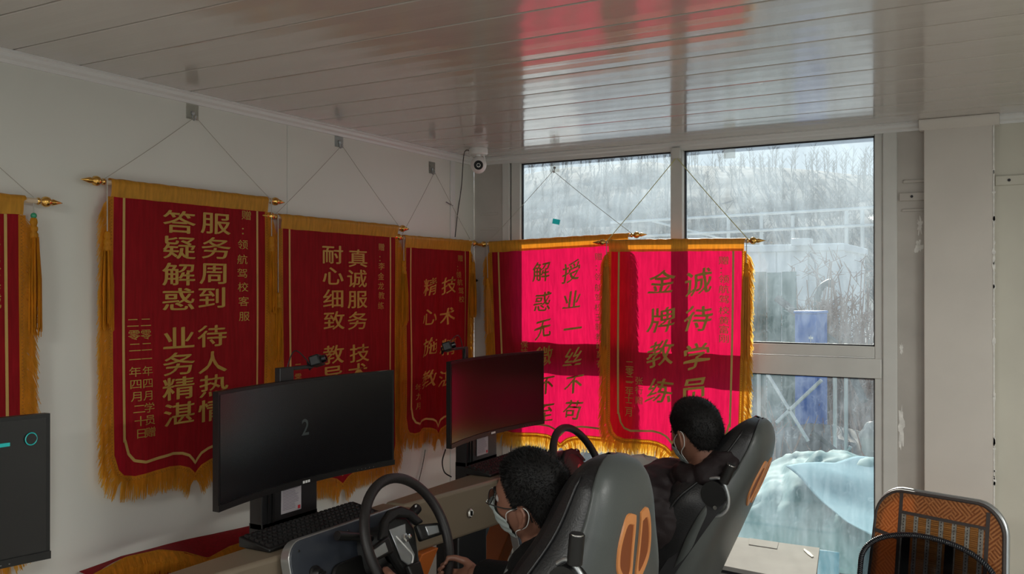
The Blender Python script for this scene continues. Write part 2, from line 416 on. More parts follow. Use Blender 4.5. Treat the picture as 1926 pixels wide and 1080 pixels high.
# window wall: solid parts around the glazing
GX0, GX1 = -2.462, -.513                 # outer frame
WB = .28; WT = 2.39
ww = empty('wall_front', (0, WY, 0), kind='structure')
box('pier', (WX, 0, 0), (GX0, .12, CH), 'pier', ww)
box('pier', (GX1, 0, 0), (-.33, .12, CH), 'pier', ww)
box('wall_panel', (-.33, 0, 0), (XR, .12, CH), 'wall2', ww)
box('sill_panel', (GX0, 0, 0), (GX1, .12, WB), 'pier', ww)
box('lintel', (GX0, 0, WT), (GX1, .12, CH), 'trim', ww)
def batten(z, x0, x1, h=.035, d=.012, holes=True):
    o = box('batten', (x0, -d, z), (x1, 0, z + h), 'pier' if x0 < -.3 else 'wall2', ww, bevel=.003)
    if holes:
        xx = x0 + .05
        while xx < x1:
            MB().lathe([(0, 0), (.005, 0), (.006, .002), (0, .002)], Matrix.Translation((xx, -d, z + h / 2)) @ Matrix.Rotation(PI / 2, 4, 'X'), 10).build('screw', 'gasket', o); xx += .12
batten(2.075, -.505, -.40); batten(2.15, -.49, -.40, .014, .008, False); batten(2.03, -.495, -.40, .012, .007, False)
batten(2.12, -.145, 1.2, .04)
batten(2.10, -2.60, -2.49, .012, .004, False); batten(2.02, -2.60, -2.49, .012, .004, False)
# paint flakes and torn patches
def patch(cx, z, w, h, y=-.0015, m='patch', par=ww, seed=0):
    rr = random.Random(seed); pts = []
    n = 26
    for i in range(n):
        a = 2 * PI * i / n; k = rr.uniform(.35, 1)
        pts.append((cx + w * k * math.cos(a), z + h * k * math.sin(a)))
    MB().prism(pts, lambda q: (q[0], y, q[1]), lambda q: (q[0], 0, q[1])).build('paint_flake', m, par)
for i, (cx, z, w, h) in enumerate([(-.498, 1.12, .016, .11), (-.425, 1.97, .014, .05), (-.43, 1.88, .02, .04), (-.497, 1.45, .01, .03), (-.02, 1.53, .008, .015), (.03, 1.78, .006, .02)]):
    patch(cx, z, w, h, seed=i)
# column with crown
cl = empty('wall_column', (0, WY, 0), kind='structure')
CXa, CXb, CD = -.405, -.150, .05
box('column_body', (CXa, -CD, 0), (CXb, 0, CH - .03), 'column', cl, bevel=.003)
MB().prism([(0, 0), (-CD - .022, 0), (-CD - .022, -.014), (-CD - .010, -.032), (-CD - .002, -.044), (0, -.044)], lambda q: (CXa - .018, q[0], CH + q[1] - .001), lambda q: (CXb + .022, q[0], CH + q[1] - .001)).build('column_crown', 'column', cl, bevel=.003)
box('caulk_line', (CXb - .001, -CD - .002, 0), (CXb + .004, -.03, CH - .04), 'patch', cl)
rr = random.Random(5)
for i in range(34):
    z = rr.uniform(.9, 2.2); w = rr.uniform(.003, .009); h = rr.uniform(.005, .03)
    q = MB(); pts = [(w * rr.uniform(.4, 1) * math.cos(a * PI / 4), z + h * rr.uniform(.3, 1) * math.sin(a * PI / 4)) for a in range(8)]
    q.prism(pts, lambda p: (CXb + .002 + p[0], -CD - .003, p[1]), lambda p: (CXb + .002 + p[0], -CD + .01, p[1]))
    q.build('paint_flake', 'patch', cl)
# right side wall, back wall with a wide opening to the yard for daylight
struct(MB().box((XR, YB, 0), (XR + .1, 1.2, .8)).box((XR, YB, 2.3), (XR + .1, WY, CH)).box((XR, 1.2, 0), (XR + .1, WY, 2.3)).box((XR, YB, .8), (XR + .1, -2.8, 2.3)).build('wall_right', 'wall'))
struct(MB().box((WX, YB - .1, 0), (XR, YB, .8)).box((WX, YB - .1, 2.3), (XR, YB, CH)).box((WX, YB - .1, .8), (-1.6, YB, 2.3)).box((2.6, YB - .1, .8), (XR, YB, 2.3)).build('wall_back', 'wall'))

# ------------------------------------------------------------------ window
win = empty('window_1', (0, WY, 0), kind='structure')
FY0, FY1 = -.005, .05
M1a, M1b = -1.521, -1.461; TZ0, TZ1 = 1.318, 1.455
L_in, R_in = -2.355, -.605
def bar(name, a, b, bev=.004, m='alu'): return box(name, a, b, m, win, bevel=bev)
bar('outer_frame', (GX0, FY0, WB), (GX0 + .045, FY1 + .03, WT))
bar('outer_frame', (GX0 + .052, FY0 + .006, WB), (L_in, FY1, WT))
bar('frame_gap', (GX0 + .044, FY0 + .02, WB), (GX0 + .053, FY1, WT), 0, 'gasket')
bar('outer_frame', (R_in + .034, FY0 - .004, WB), (GX1, FY1 + .03, WT))
bar('outer_frame', (R_in, FY0 + .008, WB), (R_in + .034, FY1, WT))
bar('head_frame', (L_in, FY0 - .002, 2.365), (R_in, FY1, WT))
bar('sill_frame', (L_in, FY0, WB), (R_in, FY1, WB + .05))
bar('mullion', (M1a, FY0 - .008, TZ1), (M1b, FY1, 2.365)); bar('mullion', (M1a, FY0 - .008, WB + .05), (M1b, FY1, TZ0))
bar('transom', (L_in, FY0 - .003, TZ0), (R_in + .03, FY1, TZ0 + .085)); bar('transom', (L_in, FY0 + .008, TZ0 + .088), (R_in, FY1, TZ1))
bar('lock_plate', (M1a + .008, FY0 - .022, 2.325), (M1b - .006, FY0 - .008, 2.378), .004)
for (a, b) in ((L_in, M1a), (M1b, R_in)):
    for (c, d) in ((WB + .05, TZ0), (TZ1, 2.365)):
        g = MB().box((a, .024, c), (b, .029, d)).build('pane', 'glass', win)
        q = MB(); t = .006
        for (p0, p1) in (((a, c), (b, c + t)), ((a, d - t), (b, d)), ((a, c), (a + t, d)), ((b - t, c), (b, d))):
            q.box((p0[0], .018, p0[1]), (p1[0], .034, p1[1]))
        q.build('gasket', 'gasket', win)
# ================================================================== OUTDOORS
yard = struct(MB().grid(lambda u, v: Vector((-60 + 110 * u, WY + .13 + 70 * v, -.35 + .12 * noise.noise(Vector((u * 40, v * 30, 0))))), 60, 50).build('yard_ground', 'concrete', smooth=True))
def hillf(u, v):
    x = -95 + 120 * u; y = 45 + 60 * v
    h = 15.5 * smoothstep(0, 1, v) * (1 - .12 * math.sin(u * 9 + 1)) + .5 * noise.noise(Vector((u * 14, v * 8, 3))) + .35 * noise.noise(Vector((u * 60, v * 40, 3)))
    return Vector((x, y, -.5 + h))
hill = struct(MB().grid(hillf, 90, 50).build('hillside', 'hill', smooth=True))
# bare winter scrub standing all over the hill
def add_tree(mb, base, h, rnd, n=3, rad=.05):
    top = base + Vector((rnd.uniform(-.1, .1) * h, rnd.uniform(-.1, .1) * h, h))
    mb.tube([base, top], [rad, rad * .3], n, cap=False)
    for i in range(11):
        t = rnd.uniform(.2, .95); p = base.lerp(top, t); a = rnd.uniform(0, 2 * PI); l = h * rnd.uniform(.2, .45) * (1.1 - t * .5)
        e = p + Vector((math.cos(a) * l * .6, math.sin(a) * l * .6, l * .8))
        mb.tube([p, e], [rad * .45, rad * .12], n, cap=False)
        for j in range(2):
            q = p.lerp(e, rnd.uniform(.3, .9)); b = a + rnd.uniform(-1, 1)
            mb.tube([q, q + Vector((math.cos(b) * l * .35, math.sin(b) * l * .35, l * .4))], [rad * .25, rad * .08], n, cap=False)
rr = random.Random(3); scrub = MB()
for i in range(1500):
    u = rr.uniform(.15, .95); v = rr.random() ** 1.1 * .95
    add_tree(scrub, hillf(u, v) - Vector((0, 0, .2)), rr.uniform(1.2, 3.2), rr, 3, .055)
tag(scrub.build('bare_scrub', 'twig'), 'leafless grey winter trees and scrub covering the hillside beyond the yard', 'scrub', kind='stuff')
# a row of nearer bare trees
for i in range(9):
    rr = random.Random(40 + i); t = MB(); p = at_y(1010 + 82 * i, 545, 27 + rr.uniform(-2, 3)); p.z = -.4
    add_tree(t, Vector((0, 0, 0)), rr.uniform(3.6, 5.2), rr, 4, .06)
    for j in range(2): add_tree(t, Vector((rr.uniform(-.4, .4), rr.uniform(-.3, .3), .0)), rr.uniform(2.5, 3.8), rr, 3, .035)
    o = t.build('bare_tree', 'twig'); o.location = p
    tag(o, ('leftmost', 'second', 'third', 'fourth', 'fifth', 'sixth', 'seventh', 'eighth', 'rightmost')[i] + ' of the nine leafless grey trees standing behind the white container', 'tree', 'bare trees behind the yard')
# white site container
def px_box_on_ground(): pass
CYd = 16.0
c0 = at_y(1180, 470, CYd); c1 = at_y(1583, 463, CYd); top = (c0.z + c1.z) / 2 + .02
con = empty('site_container', (0, 0, -.35), label='white site container with ribbed panels standing across the yard', cat='container')
L0, L1 = c0.x - 1.0, c1.x; n = 9
for i in range(n):
    a = L0 + (L1 - L0) * i / n; b = L0 + (L1 - L0) * (i + 1) / n
    box('panel', (a + .01, CYd, .12), (b - .01, CYd + .05, top + .35 - .1), 'container', con, bevel=.01)
box('panel', (L1 - .05, CYd + .02, .12), (L1 - .0, CYd + 2.4, top + .25), 'container', con)
box('body', (L0, CYd + .03, .08), (L1 - .04, CYd + 2.4, top + .3), 'container', con)
box('roof_rail', (L0 - .03, CYd - .05, top + .24), (L1 + .05, CYd + 2.45, top + .37), 'container', con, bevel=.02)
box('corner_post', (L1 - .09, CYd - .02, 0), (L1 + .03, CYd + .08, top + .3), 'container', con)
MB().tube([(L1 - .5, CYd - .04, top + .2), (L1 - .42, CYd - .06, top + .05), (L1 - .35, CYd - .05, top - .6), (L1 - .38, CYd - .04, top - 1.6)], .02, 6).build('cable', 'ink', con)
box('floodlight', (L1 - .75, CYd - .35, top + .33), (L1 - .45, CYd - .05, top + .45), 'white', con, bevel=.01)
# scaffold frame tubes over the container
scf = empty('scaffold', (0, 0, -.35), label='galvanised tube frame rising above the white container', cat='frame')
zt = at_y(1500, 405, 19.5).z + .35
for px in (1290, 1370, 1432, 1491, 1592, 1622, 1665):
    p = at_y(px, 500, 19.5); MB().tube([(p.x, 19.5, 0), (p.x, 19.5, zt + (.0 if px % 2 else .1))], .04, 6).build('upright', 'galv', scf)
a = at_y(1150, 405, 19.5).x; b = at_y(1700, 400, 19.5).x
for zz in (zt, zt - .35): MB().tube([(a, 19.46, zz), (b, 19.46, zz + .1)], .03, 6).build('rail', 'galv', scf)
MB().tube([(a + 1, 19.5, zt), (b - 2, 19.5, zt - .9)], .025, 6).build('brace', 'galv', scf)
# weathered green boards
gb = empty('board_fence', (0, 0, -.35), label='weathered green board leaning in front of the white container', cat='board')
BYd = 12.0; p0 = at_y(1360, 512, BYd); p1 = at_y(1498, 512, BYd); n = 5
for i in range(n):
    a = p0.x + (p1.x - p0.x) * i / n; b = p0.x + (p1.x - p0.x) * (i + 1) / n
    box('plank', (a + .006, BYd, 0), (b - .006, BYd + .03, p0.z + .35 - .01 * (i % 2)), 'board', gb, bevel=.004)
tb = MB().tube([at_y(1460, 560, 11.4), at_y(1570, 645, 11.4), at_y(1600, 700, 11.2), at_y(1625, 755, 11.0)], .045, 6).build('timber_prop', 'binding')
tag(tb, 'dark timber prop leaning beside the green board in the yard', 'pole')
# blue painted box
q0 = at_y(1493, 590, 10); q1 = at_y(1537, 590, 10)
bb = empty('blue_box', ((q0.x + q1.x) / 2, 10, -.35), rz=R(-12), label='tall blue painted box with white lettering standing in the yard', cat='box')
hw = (q1.x - q0.x) / 2; hh = q0.z + .35
box('body', (-hw, 0, 0), (hw * .95, .3, hh), 'blue', bb, bevel=.01); box('lid', (-hw - .01, -.01, hh), (hw, .31, hh + .03), 'blue', bb, bevel=.008)
mk = MB()
for i, (x, z) in enumerate([(.02, .85), (.05, .75), (.03, .65)]):
    mk.box((hw * .3, -.004, hh * z), (hw * .7, 0, hh * z + .025)); mk.box((hw * .45, -.004, hh * z - .03), (hw * .5, 0, hh * z + .04))
tag(mk.build('lettering', 'white', bb), kind='stuff')
# dry bramble thicket
rr = random.Random(11); br = MB()
for i in range(420):
    p = at_y(rr.uniform(1500, 1640), 640, rr.uniform(12.2, 14.5)); p.z = -.35
    h = rr.uniform(.5, 1.9) * (1 if rr.random() < .8 else 1.3)
    q = p + Vector((rr.uniform(-.4, .4), rr.uniform(-.3, .3), h)); r_ = q + Vector((rr.uniform(-.4, .4), 0, rr.uniform(-.3, .2)))
    br.tube([p, q, r_], [.012, .009, .004], 3, cap=False)
    for j in range(3):
        a_ = q.lerp(r_, rr.random()); br.tube([a_, a_ + Vector((rr.uniform(-.15, .15), rr.uniform(-.1, .1), rr.uniform(-.05, .2)))], [.01, .003], 3, cap=False)
tag(br.build('bramble_thicket', 'twigpale'), 'tangle of dry brown brambles right of the blue box', 'bush', kind='stuff')
# black bent pipe
pp = spline([at_y(1537, 560, 13), at_y(1545, 540, 13), at_y(1563, 530, 13), at_y(1563, 541, 13)], 6)
lowp = Vector(pp[0]); lowp.z = -.4
tag(MB().tube([lowp] + pp, .045, 8).build('bent_pipe', 'gasket'), 'dark bent pipe rising out of the brambles', 'pipe')
# near tube trellis seen through the lower pane
tr = empty('tube_trellis', (0, 7.6, -.35), label='pale tube trellis with crossing braces outside the lower pane', cat='trellis')
for px in (1427, 1570, 1591):
    a = at_y(px, 600, 7.6); MB().tube([(a.x, 0, 0), (a.x, 0, 1.62)], .016, 6).build('upright', 'galv', tr)
def loc(px, py, Y=7.6): v = at_y(px, py, Y); return Vector((v.x, Y - 7.6, v.z + .35))
MB().tube([loc(1435, 690), loc(1520, 830)], .015, 6).build('brace', 'galv', tr)
MB().tube([loc(1460, 795), loc(1545, 715)], .015, 6).build('brace', 'galv', tr)
MB().tube([loc(1574, 870), loc(1600, 840)], .015, 6).build('brace', 'galv', tr)
MB().tube([loc(1300, 686), loc(1660, 672)], .018, 6).build('rail', 'galv', tr)
dk = MB().tube([at_y(1527, 812, 7.2), at_y(1577, 852, 7.2)], .018, 6).build('iron_bar', 'gasket'); tag(dk, 'short dark iron bar propped on the trellis', 'bar')
# dark scrub bank behind the trellis
bank = MB().grid(lambda u, v: Vector((-9 + 12 * u, 8.3 + 3.2 * v, -.4 + .62 * math.sin(PI * min(1, v * 1.1)) ** .7 + .14 * noise.noise(Vector((u * 18, v * 8, 1))))), 60, 20).build('earth_bank', 'earth', smooth=True)
tag(bank, 'low dark bank of earth and rubble across the yard', 'earth', kind='stuff')
rr = random.Random(21); wd = MB()
for i in range(900):
    p = Vector((rr.uniform(-7, 2), rr.uniform(8.4, 11), rr.uniform(-.1, .2))); h = rr.uniform(.1, .38)
    wd.tube([p, p + Vector((rr.uniform(-.15, .15), rr.uniform(-.1, .1), h))], [.012, .003], 3, cap=False)
tag(wd.build('dry_weeds', 'twigpale'), 'dry pale weeds growing on the earth bank', 'weeds', kind='stuff')
# covered heap right outside: pale teal tarpaulin
def tarpf(u, v):
    X0 = -2.3 + 2.6 * u; Y0 = 4.9 + 2.3 * v
    ridge = .60 * math.exp(-((X0 + 1.18) / .75) ** 2) + .50 * math.exp(-((X0 + .1) / .6) ** 2)
    z = -.3 + (.32 + ridge) * math.sin(PI * min(1, .12 + .88 * v)) ** .55
    z += .06 * noise.noise(Vector((X0 * 3.5, Y0 * 2.2, 0))) + .09 * abs(noise.noise(Vector((X0 * 6, Y0 * 2.5, 5)))) + .03 * abs(noise.noise(Vector((X0 * 15, Y0 * 7, 5)))) + .03 * math.sin(X0 * 9 + Y0 * 4) * v * (1 - v)
    return Vector((X0, Y0, z))
tag(MB().grid(tarpf, 110, 70).build('tarpaulin', 'tarp', smooth=True, solid=.004), 'pale teal tarpaulin crumpled over a heap just outside the window', 'tarpaulin')
def sheetf(u, v):
    a = at_y(1478, 880, 5.3); b = at_y(1700, 850, 6.2); c = at_y(1600, 985, 4.75); d = at_y(1740, 1060, 4.72)
    p = a.lerp(b, u).lerp(c.lerp(d, u), v); p.z += .03 * noise.noise(p * 4) + .02 * math.sin(v * 6)
    return p
tag(MB().grid(sheetf, 40, 30).build('plastic_sheet', 'tarp2', smooth=True, solid=.004), 'smooth pale blue plastic sheet draped over the right of the tarpaulin heap', 'sheet')
bgm = MB()
cpt = at_y(1646, 825, 6.6)
def bagf(u, v):
    th = PI * v; ph = 2 * PI * u; r = .10 * (1 + .25 * noise.noise(Vector((math.cos(ph) * 2, math.sin(ph) * 2, th * 2))))
    return cpt + Vector((r * math.sin(th) * math.cos(ph), r * math.sin(th) * math.sin(ph), r * 1.3 * math.cos(th) - .02))
bgm.grid(bagf, 28, 18, True).build('waste_bag', 'cloudy', smooth=True)
bg_ = bpy.data.objects['waste_bag']; tag(bg_, 'shiny grey white plastic bag heaped at the right edge of the lower pane', 'bag')
tg = MB().box((-.06, 0, -.1), (.05, .01, .16)).build('blue_board', mat('teal blue board', (.03, .20, .30), .4), bevel=.004); tg.location = at_y(1557, 1050, 4.5)
tg.location.z = .30
tag(tg, 'small dark teal board standing behind the white cabinet', 'board')

# ================================================================== SILK PENNANTS
def edge_low(t):
    """lower outline of the cloth below the side corners, t = |x| / half width"""
    return interp([(0, .0), (.03, -.012), (.10, -.032), (.20, -.044), (.35, -.050), (.55, -.046), (.75, -.040), (.88, -.050), (.95, -.075), (1, -.13)], t)
def tassel(parent, pos, L, cordlen, seed=0, bead=False):
    """tassel hanging from a rod end; returns the part"""
    x, y, z = pos; rnd = random.Random(seed)
    t = empty('tassel', pos); t.parent = parent
    MB().tube([(0, 0, .012), (0, 0, -cordlen)], .0018, 5).build('cord', 'cord', t)
    z0 = -cordlen
    MB().lathe([(.003, z0 + .004), (.009, z0), (.011, z0 - .012), (.008, z0 - .022), (.012, z0 - .026), (.012, z0 - .034), (.009, z0 - .04), (.013, z0 - .046), (.013, z0 - .056), (.010, z0 - .06)], None, 12).build('tassel_head', 'fringe', t, smooth=True)
    if bead: MB().lathe([(.001, z0 + .018), (.007, z0 + .015), (.009, z0 + .009), (.007, z0 + .003), (.001, z0)], None, 12).build('bead', 'jade', t, smooth=True)
    sk = MB(); zt = z0 - .055; zb = -L
    for i in range(64):
        a = rnd.uniform(0, 2 * PI); r0 = .011 * math.sqrt(rnd.random()) + .002; r1 = r0 * rnd.uniform(1.2, 1.7)
        ex = rnd.uniform(-.02, .015)
        pts = [(r0 * math.cos(a), r0 * math.sin(a), zt), (r1 * math.cos(a), r1 * math.sin(a), zt * .55 + zb * .45), (r1 * 1.05 * math.cos(a) + rnd.uniform(-.002, .002), r1 * math.sin(a), zb + ex)]
        sk.tube(pts, [.0022, .0022, .0013], 3, cap=False)
    sk.build('tassel_skirt', 'fringe', t)['kind'] = 'stuff'
    return t
def finial(parent, x, sgn, y=0, z=0):
    m = Matrix.Translation((x, y, z)) @ Matrix.Rotation(sgn * PI / 2, 4, 'Y')
    MB().lathe([(.006, -.012), (.010, -.010), (.011, -.004), (.007, .0), (.007, .004), (.014, .010), (.0165, .018), (.015, .027), (.009, .033), (.0085, .037), (.010, .041), (.007, .052), (.003, .066), (.0005, .074)], m, 18).build('finial', 'brass', parent, smooth=True)

def pennant(A, B, L, label, texts, seed, amp=.006, bow=0, tassels=(), hang=None, flip=1, group=None, wavy=0, cordm='cord', drop=0, curl=0, rodx=.028):
    """A, B: world points of the rod's left and right end as one looks at it. Local +x along the rod, -y towards the room."""
    A = Vector(A); B = Vector(B); W_ = (B - A).length; ex = (B - A).normalized()
    ez = Vector((0, 0, 1)); ez = (ez - ex * ez.dot(ex)).normalized(); ey = ez.cross(ex)
    root = empty('silk_pennant'); tag(root, label, 'banner', group)
    root.matrix_world = Matrix.Translation((A + B) / 2) @ Matrix((ex, ey, ez)).transposed().to_4x4()
    rnd = random.Random(seed); H = W_ / 2; ph = [rnd.uniform(0, 6) for _ in range(6)]
    SZ = .046   # sleeve height
    def off(x, z):
        v = -z / L; u = x / H
        o = amp * v ** .6 * (math.sin(u * 5.1 + ph[0] + v * 1.3) + .6 * math.sin(u * 9.7 + ph[1] - v * 2.1) + .4 * math.sin(v * 7 + ph[2] + u * 2))
        o += .0022 * math.sin(u * 23 + ph[3]) * v + bow * (u * u) * v + wavy * math.sin(u * 14 + ph[4]) * math.sin(min(1, v * 2) * PI / 2) * .004
        return o
    def xx(x, z):
        v = -z / L; return x * (1 - .012 * math.sin(v * 3.0 + ph[5]) * 1) - curl * v * v
    def P(x, z, d=0): return (xx(x, z), off(x, z) - d - .003, z)
    CL = L - .062                              # cloth length at the tip
    def low(x): return -(CL + edge_low(abs(x) / (H * .965)))
    HW = H * .965
    NX, NZ = 64, 74
    def f(u, v):
        # the corners are rounded because the outermost columns end higher
        x = -HW + 2 * HW * u; zb = low(x)
        return P(x, -SZ * .7 + (zb + SZ * .7) * v)
    MB().grid(f, NX, NZ).build('cloth', 'velvet', root, smooth=True)
    # sleeve of yellow satin round the rod
    def sl(u, v):
        x = -H + 2 * H * u; a = v
        wr = .0016 * math.sin(u * 31 + ph[1]) * math.sin(v * 6) + .002 * noise.noise(Vector((u * 14, v * 2, seed)))
        if a < .34:
            th = PI * a / .34; return (x, .0125 * math.cos(th) - .001, .0125 * math.sin(th) + abs(wr) * math.sin(th))
        t = (a - .34) / .66
        p = P(x * .985, -SZ * t + wr * .8 * t, .004 + .0065 * (1 - t) + wr * t)
        return p
    MB().grid(sl, 90, 16).build('top_sleeve', 'sleeve', root, smooth=True)
    MB().tube([(-H - rodx, 0, 0), (H + rodx, 0, 0)], .0085, 10).build('rod', 'rod', root)
    finial(root, -H - rodx, -1); finial(root, H + rodx, 1)
    # gold border line: two fine braids 35 mm inside the edge
    def outline(inset, n=60, top=-SZ):
        pts = []; hw = HW - inset
        zc = low(HW) + inset * .4
        for i in range(n): pts.append((-hw, top + (zc - top) * i / n))
        for i in range(2 * n + 1):
            x = -hw + 2 * hw * i / (2 * n)
            z = -(CL - inset * 1.05 + edge_low(abs(x) / hw)); pts.append((x, z))
        for i in range(n, -1, -1): pts.append((hw, top + (zc - top) * i / n))
        return pts
    def ribbon(mb, pts, w, d):
        vs = []; 
        for i, (x, z) in enumerate(pts):
            a = Vector(pts[max(i - 1, 0)]); b = Vector(pts[min(i + 1, len(pts) - 1)]); t = (b - a)
            if t.length < 1e-9: t = Vector((0, -1))
            t.normalize(); nn = Vector((-t.y, t.x)) * w / 2
            vs += [P(x + nn.x, z + nn.y, d), P(x - nn.x, z - nn.y, d)]
        mb.add(vs, [(2 * i, 2 * i + 1, 2 * i + 3, 2 * i + 2) for i in range(len(pts) - 1)])
    g = MB(); ribbon(g, outline(.044), .0095, .0016); g.build('gold_border', 'goldline', root)
    # fringe: braid header with zigzag and hanging threads
    hd = MB(); ribbon(hd, outline(-.006), .022, .0022); hd.build('fringe_header', 'fringe', root, solid=.001)
    zz = MB(); ol = outline(-.006, 90); zp = []
    acc = 0
    L2 = [0]
    for a, b in zip(ol, ol[1:]): L2.append(L2[-1] + (Vector(b) - Vector(a)).length)
    tot = L2[-1]; step = .0052; s = 0; j = 0; side = 1
    while s < tot:
        while j < len(L2) - 2 and L2[j + 1] < s: j += 1
        a = Vector(ol[j]); b = Vector(ol[j + 1]); seg = max(L2[j + 1] - L2[j], 1e-6); t = (s - L2[j]) / seg; p = a.lerp(b, t); dd = (b - a).normalized() if (b - a).length > 1e-9 else Vector((0, -1))
        nn = Vector((-dd.y, dd.x)) * .0048 * side; side = -side
        zp.append((p.x + nn.x, p.y + nn.y)); s += step
    ribbon(zz, zp, .0020, .0038); zz.build('zigzag_braid', 'zigzag', root)['kind'] = 'stuff'
    th = MB(); s = 0; j = 0
    while s < tot:
        while j < len(L2) - 2 and L2[j + 1] < s: j += 1
        a = Vector(ol[j]); b = Vector(ol[j + 1]); seg = max(L2[j + 1] - L2[j], 1e-6); p = a.lerp(b, (s - L2[j]) / seg)
        dd = (b - a).normalized(); out = Vector((dd.y, -dd.x))     # outward normal for this winding
        if out.x * p.x < 0 and abs(dd.y) > .9: out = -out
        if abs(dd.x) > .5 and out.y > 0: out = -out
        vert = abs(dd.y)
        ln = .062 * rnd.uniform(.88, 1.1)
        o0 = P(p.x, p.y, .001)
        for layer in range(2):
            dy = -.0035 * layer + rnd.uniform(-.001, .002)
            k = vert * (.038 + rnd.uniform(-.006, .006) + .010 * layer); sgn = 1 if p.x > 0 else -1
            hz = out.x * (1 - vert) * .010
            q1 = (o0[0] + sgn * k * .55 + hz, o0[1] + dy, o0[2] - ln * .40)
            q2 = (o0[0] + sgn * k * .92 + hz * 1.3 + rnd.uniform(-.003, .003), o0[1] + dy + rnd.uniform(-.004, .004), o0[2] - ln * (1 + .12 * layer))
            wv = .0016
            vs = [(o0[0] - wv, o0[1] + dy, o0[2]), (o0[0] + wv, o0[1] + dy, o0[2]), (q1[0] - wv, q1[1], q1[2]), (q1[0] + wv, q1[1], q1[2]), (q2[0] - wv * .6, q2[1], q2[2]), (q2[0] + wv * .6, q2[1], q2[2])]
            th.add(vs, [(0, 1, 3, 2), (2, 3, 5, 4)])
        s += .0026
    tag(th.build('fringe', 'fringe', root), kind='stuff')
    # lettering, embroidered flat on the cloth
    inv = root.matrix_world.inverted()
    if texts:
        tm = MB()
        for (s_, px, pys, cw, chh, style) in texts:
            big = cw >= .1
            for idx, ch in enumerate(s_):
                py = pys[idx]; pxx = px[idx] if isinstance(px, (list, tuple)) else px
                d = ray(pxx, py); t = (A - O).dot(ey) / d.dot(ey); q = inv @ (O + d * t)
                vs, fs = glyph(ch)
                rn = random.Random(ord(ch) * 7 + idx); sh = style.get('shear', 0); wob = style.get('wob', 0); p1, p2 = rn.uniform(0, 6), rn.uniform(0, 6); rot = rn.uniform(-1, 1) * wob * .9
                bld = style.get('bold', 0); one = MB() if big else tm
                for k, (ox, oy) in enumerate(((0, 0), (bld, bld * .6), (-bld, -bld * .6)) if bld else ((0, 0),)):
                    out = []
                    for v in vs:
                        a_, b_ = v.x + ox, v.y + oy
                        a_ += sh * b_ + wob * .35 * math.sin(b_ * 6 + p1); b_ += wob * .35 * math.sin(a_ * 5 + p2) + style.get('rise', 0) * a_
                        a_, b_ = a_ * math.cos(rot) - b_ * math.sin(rot), a_ * math.sin(rot) + b_ * math.cos(rot)
                        out.append(P(q.x + a_ * cw, q.z + b_ * chh, .0018 + .0002 * k))
                    one.add(out, fs)
                if big: one.build('character', 'gold', root)
        if tm.v: tag(tm.build('small_lettering', 'gold', root), kind='stuff')
    for (tx, tl, cl_, sd_, bd) in tassels:
        tassel(root, (tx * (H + rodx * .55), -.012 if not bd else -.004, -.004), tl, cl_, sd_, bd)
    if hang is not None:
        hk = inv @ Vector(hang)
        sag = lambda p, q, s_: [Vector(p).lerp(Vector(q), i / 8) - Vector((0, 0, s_ * math.sin(PI * i / 8))) for i in range(9)]
        for e in (-1, 1):
            MB().tube(sag((e * (H + rodx * .6), 0, .010), hk, .004), .0013 if cordm == 'cord' else .0019, 5).build('hanging_cord', cordm, root)
    return root
LI = dict(bold=.014)                       # broad clerical hand
XK = dict(bold=.013, shear=.14, wob=.10, rise=.16)   # running hand
SM = dict()
def cols(y0, y1, n): return [y0 + (y1 - y0) * i / (n - 1) for i in range(n)]

XB = -2.605
# hooks
def hook(p, nrm, label):
    root = empty('adhesive_hook', p, label=label, cat='hook')
    root.rotation_euler = (0, 0, math.atan2(nrm[1], nrm[0]) + PI / 2)     # local -y = into the room
    MB().box((-.028, -.0022, -.005), (.028, 0, .055)).build('backing_plate', 'clear', root, bevel=.001)
    MB().tube(spline([(0, -.003, .024), (0, -.004, .0), (0, -.010, -.009), (0, -.018, -.002), (0, -.019, .008)], 5), .0024, 6).build('hook_wire', 'steel', root, smooth=True)
    MB().lathe([(0, 0), (.008, 0), (.007, .004), (0, .005)], Matrix.Translation((0, -.002, .018)) @ Matrix.Rotation(PI / 2, 4, 'X'), 12).build('rivet', 'steel', root)
    return root
hk1 = at_x(361, 222, WX); hk2 = at_x(637, 275, WX); hk3 = at_x(812, 325, WX)
hook(hk1, (1, 0), 'clear adhesive hook high on the white wall above the largest left pennant')
hook(hk2, (1, 0), 'clear adhesive hook on the white wall above the middle pennant with a yellow cord knot')
hook(hk3, (1, 0), 'clear adhesive hook near the room corner above the narrow crumpled pennant')
def hp(p): return Vector((p[0] + .018, p[1], p[2] + .003))
a = at_x(45, 376, XB); b0 = a.copy(); b0.y -= .80
pennant(b0, a, 1.14, 'crimson pennant cut off by the left picture edge with green-beaded tassel', [
    ('领航驾校', 0, [480, 520, 560, 600], .05, .035, SM)] if False else [('客服真诚', -16, [455, 492, 529, 566], .05, .05, LI)], 1,
    tassels=((1, .385, .05, 3, True),), hang=hp(at_x(-190, 150, WX)), rodx=.05)
